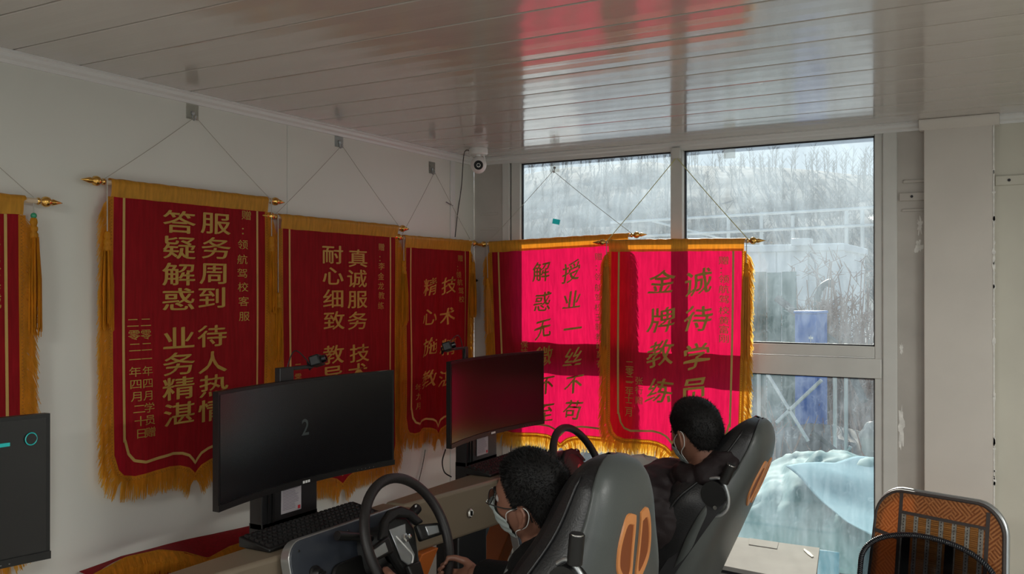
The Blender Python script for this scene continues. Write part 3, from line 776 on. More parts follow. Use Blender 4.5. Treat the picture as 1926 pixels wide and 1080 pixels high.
pennant(at_x(205, 343, XB), at_x(501, 377, XB), 1.075, 'large crimson pennant with two columns of broad gold characters left of the big screen', [
    ('服务周到待人热情', [404, 405, 402, 398, 398, 399, 401, 400], [420, 467, 514, 560, 632, 681, 725, 771], .145, .084, LI),
    ('答疑解惑业务精湛', [336, 336, 335, 334, 334, 334, 333, 334], [418, 466, 516, 563, 636, 684, 730, 778], .145, .084, LI),
    ('赠：领航驾校客服', [461, 459, 454, 453, 453, 454, 455, 456], [405, 434, 460, 488, 514, 540, 567, 595], .052, .038, SM),
    ('二零二一年四月学员赠', [273, 273, 274, 274, 275, 275, 276, 277, 278, 279], cols(606, 812, 10), .045, .036, SM),
    ('二零二一年四月二十日', [250, 252, 253, 253, 253, 254, 256, 259, 261, 262], cols(607, 815, 10), .045, .036, SM)], 2,
    tassels=((-1, .46, .16, 4, False), (1, .42, .14, 5, False)), hang=hp(hk1))
pennant(at_x(523, 408, XB), at_x(747, 429, XB), 1.20, 'crimson pennant with flat gold characters standing behind the big black screen', [
    ('真诚服务技术精湛', [672, 670, 671, 671, 675, 672, 672, 672], [486, 524, 563, 603, 664, 700, 740, 780], .14, .084, LI),
    ('耐心细致教导有方', [624, 625, 626, 627, 626, 625, 625, 625], [479, 519, 562, 603, 667, 705, 745, 785], .145, .084, LI),
    ('赠：李金龙教练', [716, 716, 716, 715, 715, 716, 715], [465, 486, 501, 520, 538, 556, 575], .048, .036, SM),
    ('二零二二年一月', 557, cols(690, 810, 7), .045, .036, SM)], 3, amp=.005,
    tassels=((-1, .55, .30, 6, False),), hang=hp(hk2), rodx=.022)
pennant(at_x(758, 447, XB), at_x(884, 457, XB), 1.045, 'narrow wrinkled crimson pennant with running-hand characters beside the room corner', [
    ('技术精湛', [843, 840, 842, 839], [537, 594, 652, 711], .115, .088, XK),
    ('精心施教', [808, 806, 808, 807], [539, 596, 652, 713], .115, .088, XK),
    ('赠：领航驾校', [864, 861, 860, 862, 864, 865], [486, 504, 517, 531, 547, 563], .05, .036, SM),
    ('年九月', [781, 782, 782], [728, 745, 763], .045, .036, SM)], 4, amp=.011, wavy=1.4,
    tassels=((-1, .40, .11, 7, False), (1, .38, .10, 8, False)), hang=hp(hk3), rodx=.018)
h4 = at_y(1043, 322, WY + .02); h5 = at_y(1272, 296, WY - .02)
hook(h4, (0, -1), 'clear adhesive hook stuck on the left upper window pane').location.y = WY + .0235
YB4, YB5 = 4.135, 4.085
pennant(at_y(921, 459, YB4), at_y(1184, 443, YB4), 1.10, 'sunlit crimson pennant half covered by its right-hand neighbour at the window', [
    ('授业一丝不苟', [1075, 1077, 1077, 1079, 1081, 1079], [511, 564, 618, 672, 722, 771], .105, .105, XK),
    ('解惑无微不至', [1019, 1021, 1021, 1023, 1027, 1026], [511, 567, 618, 669, 724, 776], .105, .105, XK),
    ('赠：领航驾校王新教练惠存', [1126, 1126, 1126, 1126, 1126, 1126, 1127, 1127, 1128, 1129, 1130, 1130], [483, 503, 521, 541, 560, 578, 597, 615, 634, 650, 667, 684], .045, .040, SM),
    ('保持二零二二年', 986, [648, 662, 680, 697, 714, 731, 748], .045, .04, SM)], 5, amp=.007, wavy=.4,
    tassels=((-1, .46, .18, 9, False),), hang=Vector((h4.x, WY + .004, h4.z)), rodx=.018)
pennant(at_y(1146, 456, YB5), at_y(1402, 453, YB5), 1.055, 'brightly sunlit crimson pennant with eight large characters hanging before the window mullion', [
    ('诚待学员', [1313, 1312, 1309, 1305], [531, 599, 671, 733], .135, .125, XK),
    ('金牌教练', [1246, 1246, 1243, 1242], [530, 601, 665, 736], .135, .125, XK),
    ('赠：领航驾校黄富刚', 1361, [490, 508, 525, 544, 563, 584, 603, 620, 637], .052, .040, SM),
    ('张行赠', 1203, [716, 734, 753], .045, .04, SM),
    ('二零二二年十二月', [1185, 1185, 1185, 1184, 1184, 1183, 1183, 1183], [685, 699, 713, 724, 737, 749, 762, 776], .045, .04, SM)], 6, amp=.006,
    tassels=((-1, .50, .06, 10, False), (1, .52, .10, 12, False)), hang=Vector((h5.x, WY - .016, h5.z)), cordm='cordy', rodx=.016)
# teal sticker and clear square on the panes
q = at_y(1046, 417, WY + .022); o = box('glass_sticker', (-.021, 0, -.013), (.021, .0015, .013), 'teal'); o.location = q; o.rotation_euler = (0, R(12), 0)
tag(o, 'small teal rectangular sticker on the left upper pane', 'sticker')
q = at_y(1372, 285, WY + .022); o = box('adhesive_square', (-.028, 0, -.032), (.028, .0015, .032), 'clear'); o.location = q
tag(o, 'clear square adhesive pad on the right upper pane near its top', 'sticker')

# ------------------------------------------------------------------ security camera in the corner
p = at_d(900, 305, 4.55)
sc_ = empty('security_camera', (p.x, p.y, CH), label='white dome security camera mounted on the ceiling in the room corner', cat='camera')
MB().lathe([(0, 0), (.045, 0), (.047, -.006), (.047, -.026), (.042, -.032), (0, -.032)], None, 28).build('base', 'white', sc_, smooth=False, auto=35)
MB().lathe([(0, -.030), (.012, -.032), (.012, -.045), (0, -.045)], None, 14).build('neck', 'white', sc_)
MB().tube([(.03, -.0, -.03), (.036, -.0, -.055), (.036, -.0, -.085)], .004, 6).build('bracket', 'white', sc_)
hd_ = MB()
hd_.grid(lambda u, v: Vector((.040 * math.sin(PI * v) * math.cos(2 * PI * u), .040 * math.sin(PI * v) * math.sin(2 * PI * u), -.082 - .044 * math.cos(PI * v) * -1)), 28, 16, True)
hd_.build('head', 'white', sc_, smooth=True)
dv = Vector((0, 0, 1.55)) - Vector((p.x, p.y, CH - .08)); dv = dv.normalized()
rot = dv.to_track_quat('Z', 'Y').to_matrix().to_4x4()
T = Matrix.Translation((0, 0, -.082)) @ rot
MB().lathe([(0, .030), (.023, .032), (.023, .040), (.019, .041), (.010, .0385), (0, .038)], T, 20).build('lens_ring', 'black', sc_)
MB().lathe([(0, .038), (.008, .0385), (.006, .0415), (0, .0425)], T, 14).build('lens', 'screen', sc_)
cp = spline([(p.x - .045, p.y, CH - .012), (p.x - .075, p.y - .015, CH - .02), at_x(868, 350, WX + .012), at_x(861, 400, WX + .008), at_x(856, 446, WX + .008)], 8)
tag(MB().tube(cp, .0022, 6).build('camera_cable', 'blackm'), 'thin dark cable running down the wall from the security camera', 'cable')
# little nails / tape tie on wall
o = MB().tube([at_x(839, 380, WX + .004), at_x(848, 385, WX + .010), at_x(852, 387, WX + .004)], .0022, 5).build('cable_tie', 'ink'); tag(o, 'small tie of wire pinned on the wall beneath the corner hook', 'tie')
# black handle that sticks out behind the corner pennant
p = at_y(891, 535, WY - .05)
hnd = empty('door_closer_handle', (p.x, p.y, p.z), label='black rounded handle on the corner pier between the two rows of pennants', cat='handle'); hnd.name = 'rounded_handle'
MB().tube(spline([(-.03, .045, -.10), (-.028, .01, -.05), (-.006, 0, .0), (.006, 0, .03)], 6), [.012] * 12 + [.014] * 4 + [.019] * 3, 12).build('grip', 'black', hnd, smooth=True)
MB().box((-.045, .035, -.14), (-.015, .05, -.07)).build('mount', 'black', hnd, bevel=.004)

# ================================================================== SIMULATOR CONSOLES
def console(y0, label, first):
    """one driving simulator desk, y0 = left end; runs 1.17 m along the wall"""
    root = empty('simulator_console', (0, y0, 0), label=label, cat='console')
    Ln = 1.165
    xa, xb = -1.865, -1.795                           # front line: beige left half, dash right half
    ZT, ZB = .968, .79
    # desk body: front skewed
    b = MB(); poly = [(-1.95, .004), (xa, .004), (xb, .60), (xb, Ln), (-1.95, Ln)]
    b.prism(poly, lambda q: (q[0], q[1], ZB), lambda q: (q[0], q[1], ZT)); b.build('desk_body', 'beige', root, bevel=.012, seg=3)
    # keyhole lock on the beige front
    lx = xa + (xb - xa) * .35 / .6; T = Matrix.Translation((lx + .003, .35, .872)) @ Matrix.Rotation(R(90), 4, 'Y')
    k = MB().lathe([(.007, 0), (.017, 0), (.017, .004), (.013, .007), (.007, .007), (.007, .002)], T, 18).build('lock', 'chrome', root, auto=35)
    MB().box((lx + .004, .348, .863), (lx + .014, .352, .881)).build('key_slot', 'black', k)
    # dash plate, tilted, rounded corners with pale rim
    T = Matrix.Translation((xb + .012, .51, ZT + .038)) @ Matrix.Rotation(R(-14), 4, 'Y')
    def rr_(w0, w1, h0, h1, r, n=6):
        pts = []
        for (cx, cz, a0) in ((w1 - r, h1 - r, 0), (w0 + r, h1 - r, 90), (w0 + r, h0 + r, 180), (w1 - r, h0 + r, 270)):
            for i in range(n + 1): a = R(a0 + 90 * i / n); pts.append((cx + r * math.cos(a), cz + r * math.sin(a)))
        return pts
    MB().prism(rr_(0, .555, -.40, 0, .055), lambda q: T @ Vector((-.02, q[0], q[1])), lambda q: T @ Vector((.012, q[0], q[1]))).build('dash_rim', 'dashrim', root, bevel=.002)
    dp = MB().prism(rr_(.003, .552, -.397, -.003, .053), lambda q: T @ Vector((.010, q[0], q[1])), lambda q: T @ Vector((.016, q[0], q[1]))).build('dash_plate', 'dash', root, bevel=.0015)
    for (a, c) in ((.04, -.03), (.25, -.022), (.45, -.022), (.53, -.05)):
        MB().lathe([(0, .016), (.004, .016), (.003, .018), (0, .018)], T @ Matrix.Translation((0, a, c)) @ Matrix.Rotation(R(90), 4, 'Y'), 8).build('screw', 'black', dp)
    # switches
    for (a, c, r) in ((.085, -.105, .024), (.095, -.20, .030)):
        TT = T @ Matrix.Translation((.014, a, c)) @ Matrix.Rotation(R(90), 4, 'Y')
        kb = MB().lathe([(0, 0), (r, 0), (r, .006), (r * .75, .008), (r * .6, .022), (r * .5, .026), (0, .026)], TT, 20).build('rotary_switch', 'black', root, auto=35)
        MB().box((-.003, -r * .5, .024), (.003, r * .5, .034), TT).build('switch_lever', 'black', kb, bevel=.001)
        MB().lathe([(0, 0), (.0045, 0), (.004, .002), (0, .002)], TT @ Matrix.Translation((r * .9, r * 1.5, 0)), 8).build('switch_mark', 'white', kb)
    # white sticker with small display
    st = MB().prism(rr_(.40, .53, -.165, -.04, .006), lambda q: T @ Vector((.014, q[0], q[1])), lambda q: T @ Vector((.0175, q[0], q[1]))).build('control_label', 'paper', root)
    MB().box((.0172, .465, -.115), (.019, .515, -.07), T).build('small_display', 'dashrim', st)
    MB().prism([(.415, -.10), (.43, -.075), (.445, -.09), (.442, -.115), (.43, -.13)], lambda q: T @ Vector((.0172, q[0], q[1])), lambda q: T @ Vector((.0185, q[0], q[1]))).build('orange_emblem', 'orange', st)
    # black shroud recess round the column
    MB().prism(rr_(.14, .46, -.36, -.10, .04), lambda q: T @ Vector((.012, q[0], q[1])), lambda q: T @ Vector((.028, q[0], q[1]))).build('shroud_plate', 'black', root, bevel=.006)
    # steering column and wheel
    wc = Vector((-1.63, .865, .955)); tilt = R(24)
    WT_ = Matrix.Translation(wc) @ Matrix.Rotation(-tilt, 4, 'Y') @ Matrix.Rotation(R(90), 4, 'Y')   # local +z = towards driver, local x = down
    WT_ = Matrix.Translation(wc) @ (Vector((math.cos(tilt), 0, math.sin(tilt)))).to_track_quat('Z', 'Y').to_matrix().to_4x4()
    ax = Vector((math.cos(tilt), 0, math.sin(tilt)))
    sh = MB(); base = wc - ax * .24
    def shr(u, v):
        a = 2 * PI * u; c = wc - ax * (.045 + .19 * v); k = .055 + .045 * v
        n1 = Vector((0, 1, 0)); n2 = ax.cross(n1)
        sx_ = abs(math.cos(a)) ** .6 * (1 if math.cos(a) > 0 else -1); sy_ = abs(math.sin(a)) ** .6 * (1 if math.sin(a) > 0 else -1)
        return c + n1 * k * 1.15 * sx_ + n2 * k * sy_
    sh.grid(shr, 28, 8, True); sh.build('column_shroud', 'black', root, smooth=True)
    MB().lathe([(0, -.05), (.055, -.05), (.055, -.044), (0, -.044)], WT_, 24).build('shroud_cap', 'black', root)
    r = .185; NR = 56; g = MB()
    ring = [WT_ @ Vector((r * math.cos(2 * PI * i / NR), r * math.sin(2 * PI * i / NR), .012)) for i in range(NR)]
    g.tube(ring, .0155, 12, closed=True); rim = g.build('wheel_rim', 'rubber', root, smooth=True)
    # find wheel in-plane axes
    ux = Vector((0, 1, 0)); uz = ax.cross(ux); 
    if uz.z < 0: uz = -uz
    def wp(a, b, d=0): return wc + ux * a + uz * b + ax * d
    hub = MB(); pts = [(-.075, .02), (-.055, .062), (0, .075), (.055, .062), (.078, .02), (.055, -.05), (.035, -.10), (-.035, -.10), (-.055, -.05)]
    hub.prism(pts, lambda q: wp(q[0], q[1], -.040), lambda q: wp(q[0], q[1], -.014)); hub.build('hub', 'black', root, bevel=.008)
    if not first:
        MB().lathe([(0, -.02), (.085, -.02), (.088, -.008), (.070, .010), (.03, .018), (0, .018)], Matrix.Translation(wc) @ ax.to_track_quat('Z', 'Y').to_matrix().to_4x4(), 28).build('horn_pad', 'pad', root, auto=40)
        TT = Matrix.Translation(wc) @ ax.to_track_quat('Z', 'Y').to_matrix().to_4x4()
        MB().lathe([(.020, .018), (.026, .018), (.026, .021), (.020, .021)], TT, 24).build('pad_ring', 'padring', root)
        MB().prism([(-.012, -.010), (0, .012), (.012, -.010), (.006, -.010), (0, .002), (-.006, -.010)], lambda q: TT @ Vector((q[0], q[1], .0175)), lambda q: TT @ Vector((q[0], q[1], .020))).build('pad_emblem', 'padring', root)
    tri = None if not first else MB().prism([(-.045, .045), (.035, .045), (.018, .008), (.030, -.05), (.0, -.085), (-.035, -.05)], lambda q: wp(q[0], q[1], -.014), lambda q: wp(q[0], q[1], -.009)).build('hub_bracket', 'steel', root, bevel=.002)
    if first: MB().lathe([(0, 0), (.014, 0), (.014, .010), (.008, .012), (.008, .024), (0, .026)], Matrix.Translation(wp(.005, .005, -.009)) @ ax.to_track_quat('Z', 'Y').to_matrix().to_4x4(), 6).build('hub_nut', 'chrome', tri)
    if first: MB().tube(spline([wp(-.03, .02, -.006), wp(-.015, -.02, .004), wp(.01, -.05, -.002), wp(.0, -.07, -.006)], 5), .0022, 6).build('horn_wire', 'white', tri)
    top = MB()
    top.prism([(-.11, .025), (-.075, .075), (-.03, .098), (.03, .098), (.075, .075), (.11, .03), (.075, .028), (.05, .058), (0, .07), (-.05, .058), (-.075, .022)], lambda q: wp(q[0], q[1], -.016), lambda q: wp(q[0], q[1], .004)); top.build('hub_cowl', 'black', root, bevel=.007)
    for sgn in (-1, 1):
        spk = MB().prism([(sgn * .07, .030), (sgn * .178, .012), (sgn * .178, -.026), (sgn * .07, -.022)], lambda q: wp(q[0], q[1], -.016), lambda q: wp(q[0], q[1], .004 + .006 * abs(q[0]))).build('spoke', 'black', root, bevel=.006)
        MB().prism([(sgn * .10, .016), (sgn * .160, .006), (sgn * .156, -.018), (sgn * .10, -.014)], lambda q: wp(q[0], q[1], .003), lambda q: wp(q[0], q[1], .0085)).build('spoke_insert', 'steel', spk, bevel=.002)
    MB().prism([(-.03, -.07), (.03, -.07), (.024, -.178), (-.024, -.178)], lambda q: wp(q[0], q[1], -.016), lambda q: wp(q[0], q[1], .004)).build('spoke', 'black', root, bevel=.006)
    sk = MB().tube([wp(.04, .03, -.07), wp(.085, .045, -.068), wp(.10, .050, -.068), wp(.185, .078, -.066)], [.008, .009, .0165, .0165], 10).build('indicator_stalk', 'black', root, smooth=False, auto=40)
    MB().box(tuple(wp(.155, .082, -.050)), tuple(wp(.165, .088, -.047))).build('stalk_mark', 'white', sk)
    MB().tube([wp(-.04, .03, -.07), wp(-.11, .055, -.068), wp(-.20, .08, -.066)], [.008, .012, .014], 10).build('wiper_stalk', 'black', root, smooth=False, auto=40)
    # screen post behind the desk edge
    pst = MB().box((-2.14, .735, ZT - .02), (-2.085, .985, 1.30)).build('screen_post', 'blackm', root, bevel=.004)
    for yy in (.755, .775): MB().box((-2.085, yy, ZT), (-2.079, yy + .008, 1.28)).build('post_groove', 'black', pst)
    nx = -2.0835; n0, n1, nz0, nz1 = .815, .905, .985, 1.10
    nb = MB().box((nx, n0, nz0), (nx + .002, n1, nz1)).build('notice_sheet', 'paper', pst)
    ln = MB(); z = nz1 - .018; rnd = random.Random(4)
    while z > nz0 + .008:
        ln.box((nx + .0018, n0 + .006, z), (nx + .0026, n1 - .008 - rnd.uniform(0, .025), z + .0013)); z -= .0048
    tag(ln.build('notice_text', 'ink', nb), kind='stuff')
    tt = MB()
    for i, ch in enumerate('注意事项'):
        vs, fs = glyph(ch); tt.add([(nx + .0026, n0 + .030 + .0105 * i + v.x * .010, nz1 - .009 + v.y * .010) for v in vs], fs)
    tag(tt.build('notice_title', 'inkred', nb), kind='stuff'); MB().box((nx + .0018, n1 - .016, nz0 + .004), (nx + .0028, n1 - .005, nz0 + .015)).build('red_stamp', 'inkred', nb)
    # legs: slanted orange support, dark box foot
    for yy in (.06, .72):
        MB().prism([(-2.28, 0), (-2.18, 0), (-1.83, ZB), (-1.93, ZB)], lambda q: (q[0], yy, q[1]), lambda q: (q[0], yy + .10, q[1])).build('slanted_support', 'orange', root, bevel=.004)
    MB().box((-2.29, .03, 0), (-2.17, Ln - .03, .05)).build('foot_rail', 'blackm', root, bevel=.004)
    MB().box((-2.14, .735, .05), (-2.085, .985, ZT)).build('post_foot', 'blackm', root)
    MB().box((-2.09, .735, ZB + .02), (-1.945, .985, ZB + .08)).build('post_bracket', 'blackm', root)
    MB().box((-1.94, .30, .45), (-1.84, .50, ZB)).build('drive_unit', 'blackm', root, bevel=.006)
    return root
Y1 = 1.335
console(Y1, 'beige simulator console with the bare-hub steering wheel gripped by the man in glasses', True)
console(Y1 + 1.17, 'beige simulator console under the red-reflecting screen beside the window', False)
# keyboards
def keyboard(p, L, rz, label):
    root = empty('keyboard', p, rz, label, 'keyboard')
    b = MB().prism([(-.07, 0), (.05, 0), (.05, .010), (-.07, .030)], lambda q: (q[0], 0, q[1]), lambda q: (q[0], L, q[1])); b.build('keyboard_body', 'black', root, bevel=.003)
    ks = MB(); 
    for i in range(5):
        x = -.060 + i * .0205; z = .0285 - (x + .07) * .16
        n = int(L / .0195) - 1
        for j in range(n):
            y = .01 + j * .0195
            ks.add([(x, y, z), (x + .017, y, z - .002), (x + .017, y + .016, z - .002), (x, y + .016, z), (x + .002, y + .002, z + .008), (x + .014, y + .002, z + .0065), (x + .014, y + .014, z + .0065), (x + .002, y + .014, z + .008)],
                   [(4, 5, 6, 7), (0, 1, 5, 4), (1, 2, 6, 5), (2, 3, 7, 6), (3, 0, 4, 7)])
    tag(ks.build('keys', 'black', root), kind='stuff')
    return root
keyboard((-1.895, 1.86, .969), .50, 0, 'black keyboard lying on the console in front of the big dark screen')
keyboard((-1.895, 3.04, .969), .44, 0, 'black keyboard lying under the red-reflecting screen, behind the man in glasses')

# ------------------------------------------------------------------ curved ultrawide screens
def monitor(y0, y1, zb, zt, X, label, deco):
    root = empty('curved_monitor', (X, (y0 + y1) / 2, (zb + zt) / 2), label=label, cat='monitor')
    H = (y1 - y0) / 2; h = (zt - zb) / 2; Rr = 1.7
    def cx(y): return -(Rr - math.sqrt(Rr * Rr - y * y)) * -1 - (Rr - math.sqrt(Rr * Rr - H * H))
    # x offset: edges at 0 (towards viewer), centre sunk towards the wall
    n = 28
    def shell(d0, d1, hy, hz0, hz1):
        m = MB(); vs = []; fs = []
        for i in range(n + 1):
            y = -hy + 2 * hy * i / n; x = cx(y)
            vs += [(x + d0, y, hz0), (x + d1, y, hz0), (x + d1, y, hz1), (x + d0, y, hz1)]
        for i in range(n):
            a = 4 * i; b = a + 4
            for k in range(4): fs.append((a + k, a + (k + 1) % 4, b + (k + 1) % 4, b + k))
        fs += [(0, 1, 2, 3), (4 * n + 3, 4 * n + 2, 4 * n + 1, 4 * n)]
        return m.add(vs, fs)
    shell(-.022, 0, H, -h, h).build('casing', 'black', root, auto=35)
    scr = shell(0, .0012, H - .009, -h + .020, h - .009).build('screen', 'screen', root, auto=35)
    shell(0, .004, H, -h, -h + .018).build('bottom_bezel', 'black', root, auto=35)
    MB().box((-.085, -.16, -.10), (-.06, .16, .10)).build('rear_housing', 'black', root, bevel=.01)
    MB().box((-.10, -.05, -h - .03), (-.078, .05, .06)).build('mount_plate', 'blackm', root, bevel=.003)
    lg = MB(); xb = cx(0)
    for i, a in enumerate((-.014, -.002, .010)): lg.box((xb + .004, a, -h + .004), (xb + .0052, a + .0085, -h + .012))
    lg.build('maker_badge', 'white', root)
    bt = MB()
    for i in range(5): bt.box((cx(.24 + i * .018) + .003, .24 + i * .018, -h + .006), (cx(.24 + i * .018) + .0046, .243 + i * .018, -h + .008))
    bt.build('button_marks', 'dashrim', root)
    if deco == 'two':
        t = MB(); vs, fs = glyph('2', .01); t.add([(cx(v.x * .07 + .0) + .0018, -.0 + v.x * .075, .015 + v.y * .075) for v in vs], fs)
        t.build('on_screen_digit', mat('dim screen digit', (.03, .04, .04), .5, emit=.10), root)
    if deco == 'bar':
        mm = mat('teal screen line', (.01, .30, .28), .5, emit=.35)
        t = MB().box((cx(.22) + .002, .20, h - .066), (cx(.31) + .004, .315, h - .058)); t.box((cx(.25) + .002, .215, h - .048), (cx(.25) + .0035, .235, h - .038))
        ring = [(cx(.36) + .0035, .36 + .014 * math.cos(2 * PI * i / 20), h - .055 + .014 * math.sin(2 * PI * i / 20)) for i in range(20)]
        t.tube(ring, .0012, 4, closed=True); t.build('on_screen_panel', mm, root)
    return root
XM = -2.02
monitor(1.835, 2.655, 1.066, 1.408, XM, 'large black curved screen showing a faint digit, in front of the man in glasses', 'two')
monitor(3.025, 3.815, 1.066, 1.412, XM, 'curved screen reflecting red and white light, nearest the window', '')
monitor(.52, 1.325, 1.066, 1.408, XM, 'dark curved screen at the left picture edge with a teal line in its corner', 'bar')
# little cameras on posts behind the screens
def webcam(px, py, Xw, label, swap):
    p = at_x(px, py, Xw); zt = p.z
    root = empty('camera_stand', (p.x, p.y, 1.30), label=label, cat='camera'); hz = zt - 1.30
    if not swap:
        MB().box((-.012, -.012, -.1), (.012, .05, hz)).build('post', 'blackm', root, bevel=.002)
        MB().box((-.006, .04, hz - .012), (.006, .15, hz)).build('arm', 'blackm', root, bevel=.002)
        c = Vector((.01, .16, hz + .012))
    else:
        MB().box((-.008, -.02, -.1), (.008, .004, hz)).build('post', 'blackm', root, bevel=.002)
        MB().box((-.006, -.15, hz - .010), (.006, .0, hz)).build('arm', 'blackm', root, bevel=.002)
        c = Vector((.01, -.155, hz + .008))
    T = Matrix.Translation(c) @ Matrix.Rotation(R(70), 4, 'Y') @ Matrix.Rotation(R(-25), 4, 'X')
    MB().box((-.018, -.03, -.018), (.018, .03, .018), T).build('camera_body', 'black', root, bevel=.005)
    MB().lathe([(0, .018), (.013, .018), (.013, .034), (.009, .034), (.008, .026), (0, .026)], T, 14).build('lens_barrel', 'screen', root, auto=35)
    MB().tube([T @ Vector((0, -.035, -.02)), T @ Vector((.02, 0, -.03)), T @ Vector((0, .035, -.02))], .004, 6).build('joint', 'blackm', root)
    MB().tube(spline([c + Vector((0, -.03, -.01)), Vector((0, c.y * .4, hz + .05)), Vector((0, c.y * .12, hz - .05)), Vector((0, c.y * .05, -.05))], 6), .002, 5).build('cable', 'blackm', root)
webcam(527, 692, -2.10, 'small black camera on a bracket rising behind the big dark screen', False)
webcam(877, 652, -2.10, 'small black camera on an arm rising behind the screen nearest the window', True)
tag(MB().tube(spline([at_x(892, 838, -2.12), at_x(905, 850, -2.1), at_x(910, 862, -2.1), at_x(911, 880, -2.09)], 6), .003, 6).build('screen_cable', 'blackm'), 'short black cable dangling under the screen nearest the window', 'cable')
tag(MB().tube(spline([at_x(838, 846, -2.07), at_x(832, 868, -2.13), at_x(836, 888, -2.13), at_x(849, 897, -2.12)], 6), .0028, 6).build('looped_cable', 'blackm'), 'black cable looping down left of the screen post nearest the window', 'cable')
tag(MB().tube(spline([at_x(800, 846, WX + .01), at_x(795, 875, WX + .01), at_x(786, 912, WX + .01)], 8), .002, 6).build('wall_wire', 'blackm'), 'thin brown wire hanging on the wall below the narrow pennant', 'cable')

# ------------------------------------------------------------------ spare pennant lying along the wall
sp_ = empty('spare_pennant', (0, 0, 0), label='folded crimson pennant with golden fringe lying along the wall behind the console', cat='banner')
top_pts = [(150, 1075), (225, 1045), (300, 1028), (400, 1006), (480, 985), (520, 975)]
low_pts = [(170, 1085), (235, 1050), (300, 1036), (345, 1040), (390, 1052), (430, 1030), (475, 1016), (520, 1010)]
def pl(pts, X): return [at_x(a, b, X) for a, b in pts]
def resample(pts, n):
    L = [0]
    for a, b in zip(pts, pts[1:]): L.append(L[-1] + (b - a).length)
    out = []
    for i in range(n):
        s = L[-1] * i / (n - 1)
        j = max(k for k in range(len(L)) if L[k] <= s + 1e-9); j = min(j, len(pts) - 2)
        out.append(pts[j].lerp(pts[j + 1], (s - L[j]) / max(L[j + 1] - L[j], 1e-9)))
    return out
tp = resample(pl(top_pts, -2.625), 50); lo = resample(pl(low_pts, -2.52), 50); bt_ = [Vector((-2.60, q.y, q.z - .35)) for q in lo]
MB().grid(lambda u, v: tp[round(u * 49)].lerp(lo[round(u * 49)], v) + Vector((.012 * math.sin(v * 3 + u * 9), 0, .004 * math.sin(u * 20) * v)), 50, 10).build('cloth', 'velvet', sp_, smooth=True, solid=.002)
MB().grid(lambda u, v: lo[round(u * 49)].lerp(bt_[round(u * 49)], v) + Vector((.02 * math.sin(PI * v), 0, 0)), 50, 8).build('folded_cloth', 'velvet', sp_, smooth=True, solid=.002)
MB().grid(lambda u, v: lo[round(u * 49)] + Vector((.006, 0, .006 - .022 * v)), 50, 3).build('fringe_header', 'fringe', sp_, smooth=True, solid=.003)
fr = MB(); rnd = random.Random(9)
lf = resample(pl(low_pts, -2.51), 700)
for q in lf:
    for k in range(2):
        l = rnd.uniform(.05, .075); w = .0018; dx = rnd.uniform(0, .012); dy = rnd.uniform(-.012, .004)
        fr.add([(q.x + .004, q.y - w, q.z), (q.x + .004, q.y + w, q.z), (q.x + .012 + dx, q.y + dy - w, q.z - l * .5), (q.x + .012 + dx, q.y + dy + w, q.z - l * .5), (q.x + .012 + dx, q.y + dy * 1.6 - w * .5, q.z - l), (q.x + .012 + dx, q.y + dy * 1.6 + w * .5, q.z - l)], [(0, 1, 3, 2), (2, 3, 5, 4)])
tag(fr.build('fringe', 'fringe', sp_), kind='stuff')
